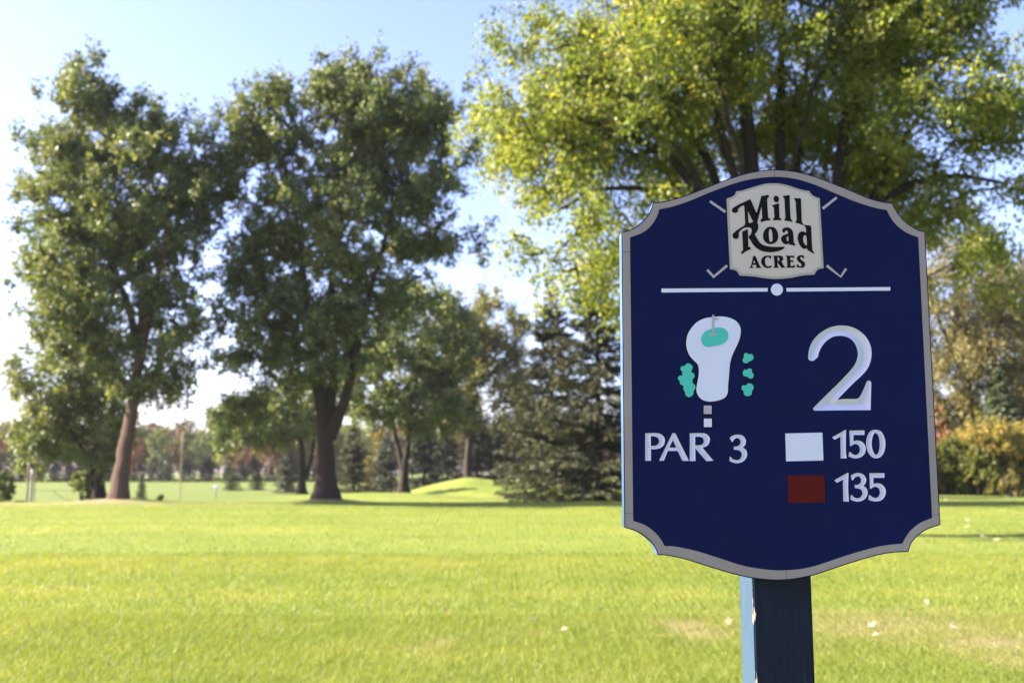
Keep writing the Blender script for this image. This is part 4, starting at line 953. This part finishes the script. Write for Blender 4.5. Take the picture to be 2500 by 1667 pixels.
obj('post', me, sign_root, loc=((pxl + pxr) / 2 - SO[0], PY - SO[1], 0))

# ------------------------------------------------------------------ small things out on the course
M['wood'] = bark_mat('weathered_wood', (0.16, 0.10, 0.07), (0.34, 0.24, 0.17))
M['metal'] = plain('grey_metal', (0.22, 0.24, 0.24), 0.5, 0.4)
M['black'] = plain('black_rubber', (0.015, 0.015, 0.016), 0.6, 0.3)
M['white_far'] = plain('white_marker', (0.8, 0.8, 0.8), 0.5, 0.3, 0.03)
M['pink'] = plain('faded_red_marker', (0.5, 0.16, 0.12), 0.5, 0.3, 0.05)
M['pole'] = plain('pale_pole', (0.24, 0.19, 0.13), 0.6, 0.3)
def post_thing(name, label, u, Y, h, r, mat, cat, group=None, sides=8, cap=None):
    g = gpt(u, Y); root = empty(name, tuple(g), label, cat, group)
    z = np.linspace(-0.2, h, 6); V, F = tube(np.stack((z * 0 + 0.01 * np.sin(z * 2), z * 0, z), -1), np.full(6, r), sides, int(u) + 5, 0.03)
    tv = np.concatenate((V, [[0, 0, h]])); n = len(V); kk = np.arange(sides)
    obj('post', mesh('post', tv, [F, np.stack((n - sides + kk, n - sides + (kk + 1) % sides, np.full(sides, n)), -1)], mat), root)
    if cap:
        z2 = np.array((h - 0.02, h + 0.05)); V, F = tube(np.stack((z2 * 0, z2 * 0, z2), -1), np.array((r * 1.4, r * 1.1)), sides, 3, 0.0)
        obj('cap', mesh('cap', V, F, cap), root)
    return root
post_thing('wooden_post', 'brown wooden post beside the grey net post at the lawn edge', 67, 47.0, 1.75, 0.045, M['wood'], 'post', cap=M['metal'])
npst = post_thing('net_post', 'grey metal post holding a sagging wire beyond the lawn edge', 76, 47.4, 1.55, 0.06, M['metal'], 'post', cap=M['black'])
post_thing('thin_post', 'thin brown stake beside the grey net post', 84, 47.2, 1.45, 0.025, M['wood'], 'post')
post_thing('tall_pole', 'tall slim pale pole on the far lawn past the leaning maple', 440, 66.0, 4.3, 0.035, M['pole'], 'pole', cap=M['metal'])
# sagging wire from the net post
g0, g1 = gpt(76, 47.4), gpt(185, 49.5)
for k_, (h0, h1, sag) in enumerate(((0.58, 0.58, 0.03),)):
    t = np.linspace(0, 1, 14); w = g0[None] * (1 - t[:, None]) + g1[None] * t[:, None] - g0
    w[:, 2] += h0 - sag * 4 * t * (1 - t)
    V, F = tube(w, np.full(14, 0.008), 5, 3, 0.0)
    obj('wire', mesh('wire', V, F, M['black']), npst)
w = np.array([(0.95, 0.2, 0.52), (1.15, 0.25, 0.34), (1.45, 0.3, 0.14), (1.8, 0.4, 0.02)]); w = smooth_path(w, 12)
V, F = tube(w, np.full(12, 0.012), 5, 4, 0.0); obj('wire', mesh('wire', V, F, M['black']), npst)
# rubber mat by the posts
g = gpt(50, 46.6); bm = bmesh.new(); bmesh.ops.create_cube(bm, size=1.0)
for v_ in bm.verts: v_.co = Vector((v_.co.x * 0.34, v_.co.y * 0.3, v_.co.z * 0.07 + 0.03))
bmesh.ops.bevel(bm, geom=bm.edges[:], offset=0.012, segments=2, affect='EDGES')
me = bpy.data.meshes.new('low_block'); bm.to_mesh(me); bm.free(); me.materials.append(M['black'])
tag(obj('low_block', me, loc=tuple(g)), 'small low black block lying at the foot of the wooden posts', 'block')
# white marker on the far lawn
g = gpt(527, 66.0); root = empty('course_marker', tuple(g), 'small round white marker on a short stake out on the far lawn', 'marker')
V, F = frustums(np.array([(0, 0, -0.1)]), np.array([(0, 0, 0.62)]), np.array([0.03]), np.array([0.03]), 8); obj('stake', mesh('stake', V, F, M['wood']), root)
bm = bmesh.new(); bmesh.ops.create_uvsphere(bm, u_segments=16, v_segments=10, radius=0.17)
for v_ in bm.verts: v_.co = Vector((v_.co.x, v_.co.y * 0.6, v_.co.z * 1.15 + 0.72))
me = bpy.data.meshes.new('ball'); bm.to_mesh(me); bm.free(); me.materials.append(M['white_far']); obj('ball', me, root)
bm = bmesh.new(); bmesh.ops.create_uvsphere(bm, u_segments=12, v_segments=8, radius=0.075)
for v_ in bm.verts: v_.co = v_.co + Vector((-0.17, 0, 0.72))
me = bpy.data.meshes.new('side_knob'); bm.to_mesh(me); bm.free(); me.materials.append(M['pink']); obj('side_knob', me, root)
g = gpt(1237, 78.0); root = empty('course_marker', tuple(g), 'tiny white marker on the raised green beside the dark spruce', 'marker')
V, F = frustums(np.array([(0, 0, -0.1)]), np.array([(0, 0, 0.45)]), np.array([0.02]), np.array([0.02]), 8); obj('stake', mesh('stake', V, F, M['metal']), root)
bm = bmesh.new(); bmesh.ops.create_uvsphere(bm, u_segments=12, v_segments=8, radius=0.09)
for v_ in bm.verts: v_.co = v_.co + Vector((0, 0, 0.5))
me = bpy.data.meshes.new('ball'); bm.to_mesh(me); bm.free(); me.materials.append(M['white_far']); obj('ball', me, root)

# fallen leaves on the lawn
m, nt, N, L, out = new_mat('fallen_leaf')
oi = N.new('ShaderNodeObjectInfo')
col = ramp(nt, oi.outputs['Random'], [(0, (0.36, 0.30, 0.20)), (0.5, (0.42, 0.36, 0.27)), (0.8, (0.33, 0.20, 0.08)), (1, (0.20, 0.11, 0.05))])
pr = principled(nt, col, 0.6, 0.3); tr = N.new('ShaderNodeBsdfTranslucent'); L.new(col, tr.inputs['Color'])
mx = N.new('ShaderNodeMixShader'); mx.inputs[0].default_value = 0.25; L.new(pr, mx.inputs[1]); L.new(tr.outputs[0], mx.inputs[2]); L.new(mx.outputs[0], out.inputs[0])
M['fallen'] = m
LEAF = []
for s in range(4):
    rg = np.random.default_rng(500 + s)
    a = np.linspace(0, 2 * np.pi, 15, endpoint=False); r = 0.5 + 0.28 * np.cos(a * 5) * (np.cos(a) > -0.8) + rg.normal(0, 0.04, 15)
    V = np.stack((r * np.cos(a), r * np.sin(a) * 0.85, 0.22 * r * r * np.cos(2 * a + s) + 0.25 * r ** 2 + 0.05 * rg.random(15)), -1) * 0.085
    V = np.concatenate(([[0, 0, 0.008]], V)); i = np.arange(15)
    sv, sf = frustums(np.array([[-0.03, 0, 0.012]]), np.array([[-0.085, 0.01, 0.03]]), np.array([0.0016]), np.array([0.0012]), 4)
    LEAF.append((mesh('leaf_blade', V, np.stack((np.zeros(15, int), 1 + i, 1 + (i + 1) % 15), -1), M['fallen'], None, True), mesh('leaf_stalk', sv, sf, M['fallen'])))
def fallen(u, v, sc=1.0):
    d = ray(u, v); t = 5.0
    for _ in range(60):
        p = np.array((0, 0, EYE)) + d * t; t += (p[2] - float(gh(p[0], p[1]))) / max(0.02, -d[2]) * 0.7
    if not (5 < t < 60): return
    bl, st = LEAF[int(R_.integers(4))]
    o = empty('fallen_leaf', (p[0], p[1], p[2] + 0.045), 'small pale dry leaf fallen on the mown lawn', 'leaf', 'fallen leaves on the lawn', R_.uniform(0, 6.28))
    o.rotation_euler = (R_.normal(0, 0.35), R_.normal(0, 0.35), R_.uniform(0, 6.28)); s = sc * R_.uniform(0.8, 1.3); o.scale = (s, s, s)
    obj('leaf_blade', bl, o); obj('leaf_stalk', st, o)
for u, v in ((2310, 1222), (2335, 1219), (2363, 1212), (2343, 1219), (2461, 1219), (2477, 1225), (2317, 1245), (2474, 1242), (2480, 1242), (2460, 1218), (2490, 1264), (2362, 1272), (2417, 1276), (2338, 1296), (2359, 1290), (2388, 1300), (2399, 1315), (2416, 1328), (2434, 1322), (2388, 1310), (2305, 1232), (2440, 1240),
             (2141, 1560), (2329, 1541), (2130, 1536), (1440, 1261), (1314, 1350), (1377, 1546), (1302, 1522), (1780, 1529), (1612, 1565), (350, 1229), (980, 1213), (2225, 1502), (2262, 1479), (1090, 1498)):
    fallen(u, v, 0.8 if v > 1400 else 1.3)
